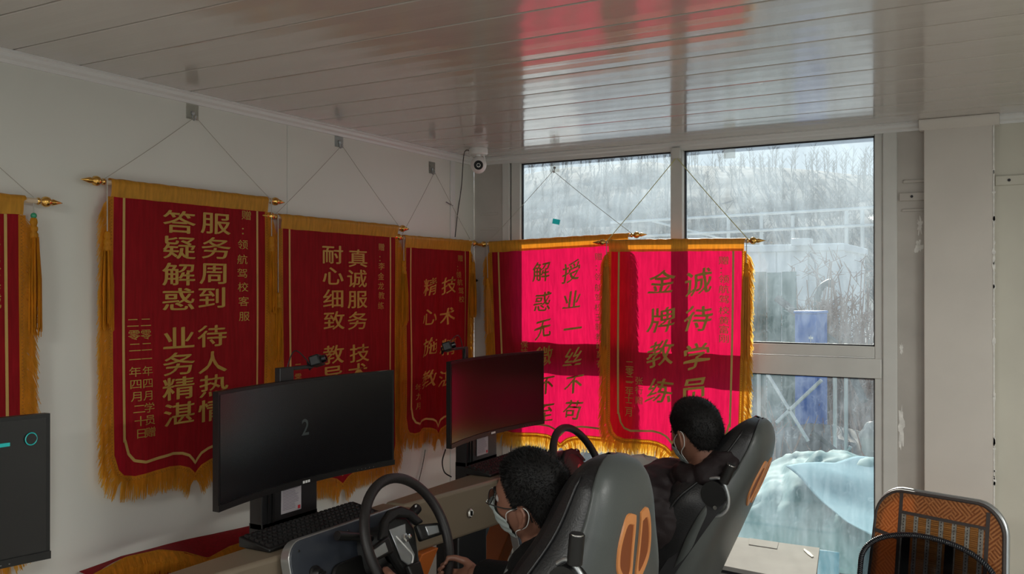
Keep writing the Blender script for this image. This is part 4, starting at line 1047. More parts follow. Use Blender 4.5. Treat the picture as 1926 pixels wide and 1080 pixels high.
# ---- seats follow
# ================================================================== RACING SEATS
SW = [(0, .225), (.2, .24), (.42, .252), (.56, .240), (.62, .212), (.67, .182), (.72, .157), (.77, .142), (.81, .125), (.835, .106), (.852, .082), (.862, .054), (.868, .020), (.870, .003)]
FXT = [(0, .09), (.2, .10), (.46, .115), (.55, .10), (.62, .065), (.68, .04), (.74, .025), (.87, .0)]
def smooth_tab(tab, h):
    return (interp(tab, max(0, h - .02)) + interp(tab, h) + interp(tab, min(.862, h + .02))) / 3 if h < .80 else interp(tab, h)
def top_f(h): return math.sqrt(max(0, 1 - (max(0, h - .70) / .170) ** 2.4))
def racing_seat(px_, py_, pz_, rec, label, turn=0):
    root = empty('racing_seat', (px_, py_, 0), PI - R(turn), label, 'seat')
    r = R(rec); bx = Vector((math.cos(r), 0, math.sin(r))); bz = Vector((-math.sin(r), 0, math.cos(r)))
    def B(x, y, h): return Vector((0, y, pz_)) + bx * x + bz * h
    def rear(s, h):
        w = smooth_tab(SW, h); fx = smooth_tab(FXT, h); tk = .088 * top_f(h)
        y = w * math.sin(s * PI / 2); x = -tk * (max(0, math.cos(s * PI / 2)) ** .42) + fx * abs(s) ** 5 + .012
        return x, y
    def shf(u, v):
        h = .868 * (1 - (1 - v) ** 1.7); x, y = rear(.86 * (2 * u - 1), h); return B(x - .004, y, h)
    MB().grid(shf, 40, 60).build('backrest_shell', 'seatgrey', root, smooth=True, solid=.008)
    def cuf(u, v):
        h = .869 * (1 - (1 - v) ** 1.7); w = smooth_tab(SW, h) * .985; fx = smooth_tab(FXT, h)
        if u < .5:
            s = -1 + 4 * u; x, y = rear(s, h); return B(x + .004, y * .995, h)
        s = 1 - 4 * (u - .5); a = abs(s)
        x = .030 + (fx + .012) * smoothstep(.38, .80, a) - .028 * smoothstep(.84, 1, a) + .014 * smoothstep(.52, .62, h) + .006 * math.sin(h * 30) * (1 - smoothstep(.3, .5, a)) * (h < .55)
        x = .012 + (x - .012) * top_f(h) if h > .70 else x
        return B(x, w * s, h)
    MB().grid(cuf, 72, 60, True).build('backrest_cushion', 'seatblack', root, smooth=True)
    for sg in (-1, 1):
        for ss in (.60, .70):
            pts = []
            for k in range(40):
                h = .04 + .60 * k / 39; w = smooth_tab(SW, h) * .985; fx = smooth_tab(FXT, h)
                x = .030 + (fx + .012) * smoothstep(.38, .80, ss) + .0015
                pts.append(B(x, sg * w * ss * .99, h))
            MB().tube(pts, .0014, 4).build('stitching', 'thread', root)
        # piping seam along the side edge
        pts = [B(rear(sg * .985, .03 + .80 * k / 40)[0] + .010, rear(sg * .985, .03 + .80 * k / 40)[1] * 1.005, .03 + .80 * k / 40) for k in range(41)]
        MB().tube(pts, .004, 6).build('edge_piping', 'seatblack', root, smooth=True)
        # head slots
        poly = [(.015, .738), (.050, .742), (.074, .690), (.077, .640), (.064, .612), (.030, .582), (.014, .600), (.015, .66)]
        def onrear(y, h, d):
            w = smooth_tab(SW, h); s = math.asin(max(-1, min(1, y / w))) / (PI / 2); x, _ = rear(s, h); return B(x - d, y, h)
        pl_ = spline([Vector((a, b, 0)) for a, b in poly] + [Vector((poly[0][0], poly[0][1], 0))], 4)[:-1]
        ctr = Vector((.045, .66, 0))
        bez = MB(); n = len(pl_); vs = []
        for (k, d) in ((1.10, .007), (1.08, .0125), (.82, .0125), (.78, .0085)):
            for q in pl_: z = ctr + (q - ctr) * k; vs.append(onrear(sg * z.x, z.y, d))
        fs = [(L_ * n + i, L_ * n + (i + 1) % n, (L_ + 1) * n + (i + 1) % n, (L_ + 1) * n + i) for L_ in range(3) for i in range(n)]
        bez.add(vs, fs); bz_o = bez.build('slot_bezel', 'orangerim', root, auto=40)
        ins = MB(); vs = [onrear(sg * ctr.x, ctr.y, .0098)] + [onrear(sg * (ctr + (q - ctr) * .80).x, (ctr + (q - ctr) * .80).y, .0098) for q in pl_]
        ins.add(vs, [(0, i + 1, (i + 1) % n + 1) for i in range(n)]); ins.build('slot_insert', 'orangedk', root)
    # belt post on the near side
    yb = .216; bk = .035 if turn else 0
    MB().tube([B(-.01 - bk, yb - .012, .36), B(-.015 - bk, yb, .52), B(-.015 - bk, yb, .66)], .016, 12).build('belt_post', 'blackm', root, smooth=False, auto=40)
    MB().tube([B(-.015 - bk, yb, .655), B(-.015 - bk, yb, .665), B(-.015 - bk, yb, .668), B(-.015 - bk, yb, .733)], [.011, .011, .0175, .0175], 20).build('post_knob', 'black', root, auto=35)
    MB().tube([B(-.015 - bk, yb, .733), B(-.015 - bk, yb, .736)], .0155, 20).build('knob_cap', 'chrome', root, auto=35)
    gh = MB().tube(spline([B(.030 - bk, yb, .655), B(-.005 - bk, yb + .006, .675), B(-.045 - bk, yb + .004, .64), B(-.062 - bk, yb + .002, .60), B(-.052 - bk, yb, .565), B(-.035 - bk, yb, .55)], 6), .0065, 8).build('belt_guide', 'steel', root, smooth=True)
    MB().tube([B(-.005 - bk, yb - .018, .62), B(-.005 - bk, yb + .022, .62)], .043, 20).build('belt_reel', 'black', root, auto=35)
    MB().tube([B(-.03 - bk, yb + .024, .585), B(-.03 - bk, yb + .028, .585)], .007, 8).build('reel_bolt', 'chrome', root)
    bl = MB(); pts = [B(-.03 - bk, yb + .012, .62), B(.0 - bk, yb + .022, .45), B(.03, yb + .030, .25), B(.05, yb + .032, .02)]
    pts = spline(pts, 8); vs = []
    for p in pts: vs += [p + bx * .023, p - bx * .023]
    bl.add(vs, [(2 * i, 2 * i + 1, 2 * i + 3, 2 * i + 2) for i in range(len(pts) - 1)]); bl.build('seat_belt', 'belt', root, solid=.0015)
    T = Matrix.Translation(B(.03, yb + .035, .20)); MB().box((-.035, -.01, -.02), (.035, .012, .02), T).build('belt_buckle', 'black', root, bevel=.004)
    MB().lathe([(0, 0), (.011, 0), (.010, .008), (0, .010)], Matrix.Translation(B(-.03, .243, .12)) @ Matrix.Rotation(-PI / 2, 4, 'X'), 12).build('recline_bolt', 'chrome', root, auto=35)
    # seat cushion and base
    def cs(u, v):
        x = -.04 + .52 * v; a = 2 * PI * u; y = .25 * (1 if math.cos(a) > 0 else -1) * abs(math.cos(a)) ** .5; z = .075 * (1 if math.sin(a) > 0 else -1) * abs(math.sin(a)) ** .6
        if z > 0: z += .035 * smoothstep(.13, .22, abs(y)) - .02
        return Vector((x, y, pz_ - .05 + z + .03 * v))
    MB().grid(cs, 48, 14, True).build('seat_cushion', 'seatblack', root, smooth=True)
    MB().box((-.06, -.245, pz_ - .19), (.46, .245, pz_ - .10)).build('seat_pan', 'seatgrey', root, bevel=.02)
    for sg in (-1, 1):
        MB().box((-.12, sg * .19 - .02, pz_ - .23), (.48, sg * .19 + .02, pz_ - .19)).build('slide_rail', 'blackm', root, bevel=.003)
    MB().box((-.10, -.20, .0), (.46, .20, .03)).box((.0, -.14, .03), (.36, .14, pz_ - .225)).build('pedestal', 'blackm', root, bevel=.006)
    return root
S1X, S1Y = -.975, 2.03
racing_seat(S1X, S1Y, .44, 6, 'upright black and grey racing seat of the man in glasses, orange slots facing the room', 6)
S2X, S2Y = -1.19, 3.20
racing_seat(S2X, S2Y, .455, 24, 'reclined black and grey racing seat by the window, behind the man in the dark jacket')

# ================================================================== PEOPLE
def g3(p, c, s): return math.exp(-sum(((a - b) / k) ** 2 for a, b, k in zip(p, c, s)))
def head_pt(d, hair=0):
    x, y, z = d
    px_, py_, pz_ = .097 * x, .077 * y, .118 * z
    t = max(0, -z)
    py_ *= 1 - .30 * t ** 1.4; px_ *= (1 - .42 * t ** 1.2) if x < 0 else (1 - .06 * t)
    if x < 0: px_ *= 1 + .08 * max(0, z + .3) * (1 - abs(z))
    p = Vector((px_, py_, pz_))
    def bump(c, s, v):
        nonlocal p
        k = g3(p0, c, s); p = p + Vector(v) * k
    p0 = p.copy()
    bump((.094, 0, -.012), (.03, .010, .022), (.014, 0, 0)); bump((.094, 0, -.030), (.03, .013, .010), (.016, 0, -.003))
    for sg in (-1, 1):
        bump((.085, sg * .028, .024), (.03, .020, .008), (.005, 0, 0)); bump((.085, sg * .031, .004), (.03, .015, .010), (-.011, 0, 0))
        bump((.07, sg * .045, -.028), (.03, .02, .02), (.005, sg * .002, 0)); bump((.092, sg * .012, -.034), (.02, .006, .007), (.006, 0, 0))
    bump((.085, 0, -.060), (.03, .022, .006), (.007, 0, 0)); bump((.085, 0, -.070), (.03, .018, .005), (.005, 0, -.001)); bump((.075, 0, -.100), (.03, .020, .016), (.012, 0, -.002))
    return p
def hair_thr(az):      # lowest elevation (as z of the unit direction) where hair grows; az = 0 front .. pi back
    d = math.degrees(abs(az)); return interp([(0, .60), (35, .55), (55, .42), (68, .20), (80, -.02), (92, .08), (104, .06), (114, -.22), (130, -.50), (160, -.62), (180, -.64)], d)
def person(label, Hc, yaw, pitch, roll, neck, chest, hip, shoulders, arms, legs, hair_len, jacketm, hood, glasses, hands, bulk=1.0, seed=0):
    root = empty('person', (hip[0], hip[1], 0), 0, label, 'person'); base = Vector((hip[0], hip[1], 0)); rnd = random.Random(seed)
    HM = Matrix.Translation(Vector(Hc) - base) @ (Matrix.Rotation(yaw, 4, 'Z') @ Matrix.Rotation(-pitch, 4, 'Y') @ Matrix.Rotation(roll, 4, 'X'))
    V = lambda p: Vector(p) - base
    def ball(mb, c, r, m=None, n=16):
        r = r if isinstance(r, tuple) else (r, r, r)
        c = Vector(c)
        def f(u, v):
            q = Vector((r[0] * math.sin(PI * v) * math.cos(2 * PI * u), r[1] * math.sin(PI * v) * math.sin(2 * PI * u), r[2] * math.cos(PI * v)))
            if m: q = m @ q
            return c + q
        mb.grid(f, n, max(8, n // 2 + 2), True)
    def limb(mb, pts, rs):
        mb.tube(pts, rs, 16)
        for p, r in zip(pts, rs): ball(mb, p, r)
    b = MB()
    def hf(u, v):
        az = 2 * PI * u; el = PI * (v - .5) * .9995; return HM @ head_pt((math.cos(el) * math.cos(az), math.cos(el) * math.sin(az), math.sin(el)))
    b.grid(hf, 120, 80, True)
    b.f.append(tuple(range(119, -1, -1))); b.f.append(tuple(79 * 120 + i for i in range(120)))
    for sg in (-1, 1):
        EM = HM @ Matrix.Translation((-.010, sg * .077, -.008)) @ Matrix.Rotation(sg * R(-22), 4, 'Z') @ Matrix.Rotation(R(-8), 4, 'Y')
        ball(b, EM @ Vector((0, sg * .004, 0)), (.015, .006, .028), EM.to_3x3(), 16)
        b.tube([EM @ Vector((.010, sg * .004, -.012)), EM @ Vector((.013, sg * .008, .006)), EM @ Vector((.009, sg * .011, .024)), EM @ Vector((-.004, sg * .013, .032)), EM @ Vector((-.016, sg * .014, .022)), EM @ Vector((-.017, sg * .013, .002)), EM @ Vector((-.009, sg * .010, -.018)), EM @ Vector((.002, sg * .007, -.029))], [.004, .0045, .0048, .0048, .0048, .0045, .0055, .0065], 8)
    nk = V(neck)
    limb(b, [HM @ Vector((-.022, 0, -.05)), HM @ Vector((-.018, 0, -.10)), nk + Vector((0, 0, .03)), nk - Vector((0, 0, .05))], [.054, .052, .057, .07])
    # torso
    ch = V(chest); hp_ = V(hip); sL, sR = V(shoulders[0]), V(shoulders[1])
    limb(b, [sL, ch + Vector((0, 0, .05)), sR], [.055, .085, .055]); limb(b, [ch, (ch + hp_) / 2, hp_], [.12, .115, .125])
    for (pts, rs) in [(arms[0], (.045, .038, .027)), (arms[1], (.045, .038, .027))]: limb(b, [V(p) for p in pts], list(rs))
    for pts in legs: limb(b, [V(p) for p in pts], [.078, .055, .038]); 
    # hands wrapped round the wheel rim
    for (Mh, sgn) in hands:
        Mh = Matrix.Translation(-base) @ Mh
        ball(b, Mh @ Vector((0, 0, 0)), (.048, .042, .016), Mh.to_3x3(), 16)
        b.tube([Mh @ Vector((-.075, 0, .0)), Mh @ Vector((-.03, 0, 0))], [.025, .027], 14)
        for k, (yy, ln) in enumerate(((.030, .95), (.011, 1.05), (-.010, 1.0), (-.030, .80))):
            p = Vector((.030, sgn * yy, 0)); a = 0; pts = [Vector((.0, sgn * yy * .8, 0)), p.copy()]
            for L_, da in ((.040 * ln, 28), (.026 * ln, 68), (.021 * ln, 62)):
                a += R(da); p = p + Vector((math.cos(a), 0, -math.sin(a))) * L_; pts.append(p.copy())
            rs = [.0095, .0098, .0088, .0080, .0068]
            pts = [Mh @ q for q in pts]; b.tube(pts, rs, 10); [ball(b, q, r_, None, 10) for q, r_ in zip(pts[1:], rs[1:])]
        th = [Vector((-.030, sgn * .026, -.004)), Vector((-.004, sgn * .048, -.018)), Vector((.022, sgn * .050, -.040)), Vector((.040, sgn * .046, -.050))]
        th = [Mh @ q for q in th]; b.tube(th, [.014, .0125, .0105, .0085], 10); [ball(b, q, r_, None, 10) for q, r_ in zip(th, (.014, .0125, .0105, .0085))]
    def remesh(mb, name, m, vox, sm, disp=None):
        o = mb.build(name, m, root, smooth=True)
        r_ = o.modifiers.new('r', 'REMESH'); r_.mode = 'VOXEL'; r_.voxel_size = vox; r_.use_smooth_shade = True
        s_ = o.modifiers.new('s', 'SMOOTH'); s_.iterations = sm; s_.factor = .5
        dg = bpy.context.evaluated_depsgraph_get(); me = bpy.data.meshes.new_from_object(o.evaluated_get(dg)); o.modifiers.clear(); o.data = me
        me.materials.clear(); me.materials.append(M[m])
        if disp:
            for v, nn in [(v, v.normal.copy()) for v in me.vertices]: v.co = v.co + nn * disp(v.co)
        for p in me.polygons: p.use_smooth = True
        return o
    body = remesh(b, 'body', 'skin', .0042, 3)
    # eyes
    for sg in (-1, 1):
        e = MB(); ball(e, HM @ Vector((.077, sg * .031, .004)), .0125, None, 16); eo = e.build('eye', 'eye', root, smooth=True)
        i_ = MB(); ball(i_, HM @ Vector((.0845, sg * .031, .003)), .0062, None, 12); i_.build('iris', 'iris', eo, smooth=True)
        br_ = MB().tube([HM @ Vector((.094, sg * .014, .022)), HM @ Vector((.093, sg * .030, .028)), HM @ Vector((.082, sg * .048, .024))], [.003, .0035, .0015], 6); br_.build('eyebrow', 'hair', root, smooth=True)
    # hair cap with short strands
    def hairp(az, f, extra=0):
        thr = hair_thr(az); el0 = math.asin(thr); el = el0 + (PI / 2 - el0) * f
        d = (math.cos(el) * math.cos(az), math.cos(el) * math.sin(az), math.sin(el)); p = head_pt(d)
        k = smoothstep(0, .12, f); side = 1 - .55 * max(0, math.cos(el)) * (1 if abs(az) > R(60) else .4) * (1 - smoothstep(.2, .7, f))
        t = hair_len * k * side + .0015 * noise.noise(Vector((az * 6, f * 9, seed))) * k + extra - .002 * (1 - k)
        n_ = Vector((p.x / .0094, p.y / .0059, p.z / .0139)).normalized()
        return p + n_ * t, n_
    hc = MB().grid(lambda u, v: HM @ hairp(-PI + 2 * PI * u, v)[0], 90, 34, True).build('hair', 'hair', root, smooth=True)
    st = MB()
    for i in range(9000):
        az = rnd.uniform(-PI, PI); f = 1 - math.sqrt(rnd.random()) * .99
        p, n_ = hairp(az, f); comb = Vector((.55, 0, -.15)) if f > .45 else Vector((.1, 0, -.8))
        d = (n_ * (.9 if hair_len < .014 else .45) + comb * .7 + Vector((rnd.uniform(-.4, .4), rnd.uniform(-.4, .4), rnd.uniform(-.4, .4)))).normalized(); l = rnd.uniform(.006, .014) * (.6 if f < .15 else 1)
        s_ = n_.cross(d); s_ = s_.normalized() * .0009 if s_.length > 1e-5 else Vector((.0009, 0, 0))
        st.add([HM @ (p - s_ - n_ * .001), HM @ (p + s_ - n_ * .001), HM @ (p + d * l)], [(0, 1, 2)])
    tag(st.build('hair_strands', 'hair', hc), kind='stuff')
    # surgical mask with ear loops
    def mk(u, v):
        az = R(-66) + R(132) * u; el = R(-2) - R(62) * v * (1 - .25 * abs(2 * u - 1)) - R(8) * abs(2 * u - 1) * (1 - v) * 1.6
        d = (math.cos(el) * math.cos(az), math.cos(el) * math.sin(az), math.sin(el)); p = head_pt(d)
        o_ = .006 + .010 * max(0, math.cos(az * 1.3)) * math.sin(PI * min(1, v * 1.15)) + .0012 * math.sin(v * 24)
        return HM @ (p * (1 + o_ / .09))
    mo = MB().grid(mk, 40, 24).build('face_mask', 'mask', root, smooth=True, solid=.0012)
    for sg in (-1, 1):
        u = 0 if sg < 0 else 1
        MB().tube(spline([mk(u, .02), HM @ Vector((.035, sg * .078, -.006)), HM @ Vector((.002, sg * .083, .016)), HM @ Vector((-.020, sg * .087, .020)), HM @ Vector((-.030, sg * .087, .004)), HM @ Vector((-.020, sg * .084, -.028)), HM @ Vector((.012, sg * .076, -.052)), mk(u, .97)], 6), .0013, 6).build('ear_loop', 'strap', mo, smooth=True)
    if glasses:
        ge = empty('glasses'); ge.parent = root; ge['label'] = 'thin dark framed glasses'
        for sg in (-1, 1):
            ring = [HM @ Vector((.108 - .012 * (abs(sg * .033 + .026 * math.cos(a)) / .06) ** 2, sg * .033 + .026 * math.cos(a), .002 + .019 * math.sin(a) * (1 if math.sin(a) > 0 else .95))) for a in [2 * PI * k / 28 for k in range(28)]]
            MB().tube(ring, .0013, 6, closed=True).build('lens_rim', 'black', ge, smooth=True)
            MB().add(ring + [sum(ring, Vector()) / 28], [(k, (k + 1) % 28, 28) for k in range(28)]).build('lens', 'lens', ge)
            MB().tube(spline([HM @ Vector((.098, sg * .060, .006)), HM @ Vector((.090, sg * .075, .007)), HM @ Vector((.04, sg * .083, .008)), HM @ Vector((-.008, sg * .085, .016)), HM @ Vector((-.026, sg * .082, .008)), HM @ Vector((-.034, sg * .078, -.016))], 5), .0017, 6).build('temple', 'black', ge, smooth=True)
        MB().tube([HM @ Vector((.110, -.008, .006)), HM @ Vector((.113, 0, .009)), HM @ Vector((.110, .008, .006))], .0014, 6).build('bridge', 'black', ge)
    # jacket
    j = MB(); K = bulk
    limb(j, [sL, ch + Vector((.0, 0, .07)), sR], [.082 * K, .115 * K, .082 * K])
    ax_ = (ch - hp_).normalized(); mid = (ch + hp_) / 2
    for c, rr2 in ((ch + Vector((0, 0, .02)), (.135, .195, .14)), (mid + ax_ * .05, (.14, .19, .15)), (mid - ax_ * .08, (.15, .185, .15)), (hp_ + Vector((0, 0, .03)), (.16, .19, .11))):
        ball(j, c, tuple(q * K for q in rr2), None, 28)
    limb(j, [nk + Vector((.01, 0, .005)), nk - Vector((0, 0, .06))], [.078, .125])
    for a_ in range(2):
        pts = [V(p) for p in arms[a_]]; e1 = pts[1].lerp(pts[2], .93)
        limb(j, [pts[0], pts[0].lerp(pts[1], .5), pts[1], pts[1].lerp(pts[2], .5), e1], [.074 * K, .066 * K, .060 * K, .052 * K, .043 * K])
    if hood:
        hr = nk + Vector(hood)
        def hd(u, v):
            a = PI * (-.15 + 1.3 * u) - PI / 2 * 0; a = R(-70) + R(320) * u
            c = nk + Vector((.02 + .085 * math.cos(a) * 1.0, .095 * math.sin(a), .02 + .045 * max(0, math.cos(a))))
            return c
        cen = [hd(k / 15, 0) for k in range(16)]
        limb(j, cen, [.034 + .024 * max(0, math.cos(R(-70) + R(320) * k / 15)) for k in range(16)])
        ball(j, hr, (.055, .10, .065), None, 24)
    else:
        cen = [nk + Vector((.01 + .062 * math.cos(a), .066 * math.sin(a), .03 + .014 * math.cos(a))) for a in [2 * PI * k / 18 for k in range(19)]]
        j.tube(cen[:-1], .020, 10, closed=True)
    fs_ = 13 if K > 1.05 else 9
    amp = .010 if K > 1.05 else .006
    def dj(co):
        q = Vector((co.x * fs_, co.y * fs_, co.z * fs_ * 1.6)); n1 = noise.noise(q + Vector((seed, 0, 0))); n2 = noise.noise(q * 2.3)
        return amp * (1 - 2.2 * abs(n1)) * .8 + amp * .35 * n2
    remesh(j, 'jacket', jacketm, .0075, 4, dj)
    t = MB()
    for pts in legs:
        pts = [V(p) for p in pts]; limb(t, [pts[0], pts[0].lerp(pts[1], .5), pts[1], pts[1].lerp(pts[2], .5), pts[2] + Vector((0, 0, .05))], [.100, .088, .072, .064, .058])
    ball(t, hp_, (.14, .18, .11), None, 20)
    remesh(t, 'trousers', 'trouser', .010, 3, lambda co: .004 * noise.noise(co * 14))
    for pts in legs:
        a = V(pts[2]); s_ = MB()
        def sf(u, v, a=a):
            x = .09 - .28 * v; w = .048 * math.sin(PI * min(.97, max(.04, v))) ** .35; an = 2 * PI * u; hh = .045 + .03 * (1 - smoothstep(.2, .7, v))
            return Vector((a.x + x, a.y + w * math.cos(an), max(.002, .03 + hh * math.sin(an) * (1 if math.sin(an) > 0 else .62))))
        s_.grid(sf, 20, 16, True); s_.build('shoe', 'black', root, smooth=True)
    return root
# hands follow the rim of each wheel
def rim_hand(wc, ang, sgn, tilt=24):
    ax = Vector((math.cos(R(tilt)), 0, math.sin(R(tilt)))); uy = Vector((0, 1, 0)); uz = ax.cross(uy); uz = -uz if uz.z < 0 else uz
    rad = uy * math.cos(R(ang)) + uz * math.sin(R(ang)); rp = wc + rad * .185 + ax * .012
    x = (-ax * .93 - rad * .1).normalized(); z = (rad - x * rad.dot(x)).normalized(); y = z.cross(x)
    T = Matrix((x, y, z)).transposed().to_4x4(); T.translation = rp - x * .048 + z * .024
    return T
W1 = Vector((-1.63, Y1 + .865, .955)); W2 = W1 + Vector((0, 1.17, 0))
hR = rim_hand(W1, -52, 1); hL = rim_hand(W1, 215, 1)
def wrist(Mh): return Mh @ Vector((-.075, 0, 0))
upy = lambda Mh: 1 if (Mh.to_3x3() @ Vector((0, 1, 0))).z > 0 else -1
person('man in black-framed glasses and white mask, short bristly hair, black jacket, gripping the steering wheel',
       (-1.085, 1.995, 1.178), PI + R(3), R(5), R(-14), (-1.030, 2.0, 1.035), (-1.06, 2.0, .86), (-1.14, 2.02, .56),
       ((-1.04, 1.84, .955), (-1.04, 2.18, .965)),
       [[(-1.04, 1.84, .955), (-1.20, 1.80, .74), wrist(hL)], [(-1.04, 2.18, .965), (-1.27, 2.29, .845), wrist(hR)]],
       [[(-1.18, 1.92, .55), (-1.56, 1.90, .60), (-1.62, 1.90, .11)], [(-1.18, 2.12, .55), (-1.56, 2.15, .60), (-1.62, 2.15, .11)]],
       13e-3, 'jacket', None, True, [(hR, upy(hR)), (hL, upy(hL))], 1.0, 2)
hR2 = rim_hand(W2, -30, 1); hL2 = rim_hand(W2, 215, 1)
person('man with neat black hair, face mask and dark puffy hooded jacket, seated by the window',
       (-1.035, 3.105, 1.190), PI - R(30), R(-14), R(-3), (-1.02, 3.11, 1.035), (-1.15, 3.14, .885), (-1.36, 3.19, .58),
       ((-1.19, 3.00, .975), (-1.14, 3.29, .965)),
       [[(-1.19, 3.00, .975), (-1.38, 2.93, .76), wrist(hL2)], [(-1.14, 3.29, .965), (-1.36, 3.40, .80), wrist(hR2)]],
       [[(-1.38, 3.09, .58), (-1.66, 3.06, .60), (-1.69, 3.06, .11)], [(-1.38, 3.29, .58), (-1.66, 3.31, .60), (-1.69, 3.31, .11)]],
       .016, 'jacket2', (.065, .01, .055), False, [(hR2, upy(hR2)), (hL2, upy(hL2))], 1.14, 5)

# ================================================================== WHITE CABINET UNDER THE WINDOW
cb = empty('low_cabinet', (0, 0, 0), label='low white cabinet with sunlit top under the window, left of the rattan-covered chair', cat='cabinet')
ZC = .600
cA = at_z(1300, 995, ZC); cB = at_z(1541, 1030, ZC); cC = at_z(1533, 1098, ZC); cD = at_z(1270, 1055, ZC)
cD = at_z(1300, 1052, ZC); cA.y = min(cA.y, 4.02); 
quad = [(p.x, p.y) for p in (cA, cB, cC, cD)]
MB().prism(quad, lambda q: (q[0], q[1], ZC - .018), lambda q: (q[0], q[1], ZC)).build('cabinet_top', 'cabwhite', cb, bevel=.002)
ctr = sum((Vector((q[0], q[1], 0)) for q in quad), Vector()) / 4
qi = [(ctr.x + (q[0] - ctr.x) * .97, ctr.y + (q[1] - ctr.y) * .95) for q in quad]
MB().prism(qi, lambda q: (q[0], q[1], .04), lambda q: (q[0], q[1], ZC - .03)).build('cabinet_body', 'cabwhite', cb, bevel=.003)
MB().prism([(ctr.x + (q[0] - ctr.x) * .9, ctr.y + (q[1] - ctr.y) * .85) for q in quad], lambda q: (q[0], q[1], 0), lambda q: (q[0], q[1], .04)).build('plinth', 'blackm', cb)
MB().prism([(ctr.x + (q[0] - ctr.x) * .985, ctr.y + (q[1] - ctr.y) * .975) for q in quad], lambda q: (q[0], q[1], ZC - .031), lambda q: (q[0], q[1], ZC - .017)).build('shadow_gap', 'gasket', cb)
lp = [at_z(a, b, ZC) for a, b in ((1409, 1013), (1464, 1021), (1461, 1033), (1408, 1025))]
MB().prism([(p.x, p.y) for p in lp], lambda q: (q[0], q[1], ZC + .0003), lambda q: (q[0], q[1], ZC + .003)).build('label_plate', 'cabwhite', cb, bevel=.0005)
lp = [at_z(a, b, ZC) for a, b in ((1512, 1033), (1524, 1041), (1530, 1048), (1526, 1049), (1518, 1043), (1511, 1036))]
MB().prism([(p.x, p.y) for p in lp], lambda q: (q[0], q[1], ZC + .0003), lambda q: (q[0], q[1], ZC + .004)).build('torn_tape', 'cord', cb)

# clear crumpled plastic on the sill below the right pennant
p = at_y(1225, 872, 4.08)
def plf(u, v):
    a = 2 * PI * u; r = 1 + .22 * noise.noise(Vector((math.cos(a) * 1.6, math.sin(a) * 1.6, v * 4)))
    return Vector((.19 * math.sin(PI * v) ** .7 * math.cos(a) * r, .09 * math.sin(PI * v) ** .7 * math.sin(a) * r, .26 * (math.cos(PI * v)) * (1 + .1 * r) + .012 * noise.noise(Vector((a * 3, v * 12, 0)))))
pw = MB().grid(plf, 50, 34, True).build('plastic_bundle', 'cloudy', smooth=True); pw.location = (p.x, 3.985, p.z - .235)
tag(pw, 'crumpled bundle of clear grey plastic below the sunlit right pennant', 'bag')
tag(MB().box((p.x - .25, 3.85, 0), (p.x + .22, 4.12, p.z - .50)).build('side_crate', 'blackm', bevel=.01), 'dark crate under the window carrying the plastic bundle', 'crate')

# ================================================================== OFFICE CHAIR WITH RATTAN COVER
TL = at_d(1672, 914, 3.40); TR = at_d(1868, 958, 3.13)
ex = (TR - TL); ex.z = 0; wd_ = ex.length; ex.normalize(); ny = Vector((0, 0, 1)).cross(ex)          # ny points away from the camera
ch_root = empty('office_chair'); tag(ch_root, 'chair with woven rattan back cover and black mesh lumbar hoop, beside the white column', 'chair')
mid = (TL + TR) / 2; Wc = .44
ch_root.matrix_world = Matrix.Translation((mid.x, mid.y, 0)) @ Matrix((ex, ny, Vector((0, 0, 1)))).transposed().to_4x4()
ZT_ = .965; tl = R(9)
def C(x, z, d=0):   # back plane, leaning away with height; +d towards the sitter (camera)
    up = z - ZT_; return Vector((x, up * math.tan(tl) - d, z))
def round_rect(w0, w1, z0, z1, r, n=8):
    pts = []
    for (cx, cz, a0) in ((w1 - r, z1 - r, 0), (w0 + r, z1 - r, 90), (w0 + r * .4, z0 + r * .4, 180), (w1 - r * .4, z0 + r * .4, 270)):
        q = r if a0 < 100 else r * .4
        for i in range(n + 1): a = R(a0 + 90 * i / n); pts.append((cx + q * math.cos(a), cz + q * math.sin(a)))
    return pts
def taper(q):
    x, z = q; k = 1 + .10 * max(0, (ZT_ - z) / .5); return (x * k, z - .018 * (x / (Wc / 2)) ** 2)
ol = [taper(q) for q in round_rect(-Wc / 2, Wc / 2, .50, ZT_, .085)]
MB().prism(ol, lambda q: C(q[0], q[1], 0), lambda q: C(q[0], q[1], .006)).build('rattan_cover', 'weave', ch_root)
MB().tube([C(q[0], q[1], .003) for q in ol], .0065, 8, closed=True).build('edge_binding', 'binding', ch_root, smooth=True)
MB().tube([C(q[0] * 1.01, q[1] * 1.0 + .002, -.014) for q in ol], .010, 8, closed=True).build('back_frame', 'steel', ch_root, smooth=True)
# inner panel: bamboo columns between lace columns
ix0, ix1, iz1 = -.125, .165, ZT_ - .085
for (a, b) in (((ix0 - .006, ZT_ - .012), (ix0 - .006, .51)), ((ix1 + .006, ZT_ - .03), (ix1 + .006, .51))):
    MB().prism([(a[0] - .006, a[1]), (a[0] + .006, a[1]), (b[0] + .006, b[1]), (b[0] - .006, b[1])], lambda q: C(q[0], q[1], .006), lambda q: C(q[0], q[1], .009)).build('binding_strip', 'binding', ch_root)
MB().prism([(ix0, iz1), (ix1, iz1 - .005), (ix1, iz1 + .006), (ix0, iz1 + .011)], lambda q: C(q[0], q[1], .006), lambda q: C(q[0], q[1], .009)).build('binding_strip', 'binding', ch_root)
MB().prism([(-Wc / 2 - .003, .80), (ix0 - .01, .785), (ix0 - .01, .797), (-Wc / 2 - .003, .812)], lambda q: C(q[0], q[1], .006), lambda q: C(q[0], q[1], .009)).build('binding_strip', 'binding', ch_root)
nc = 6; cw_ = (ix1 - ix0) / (nc + .5)
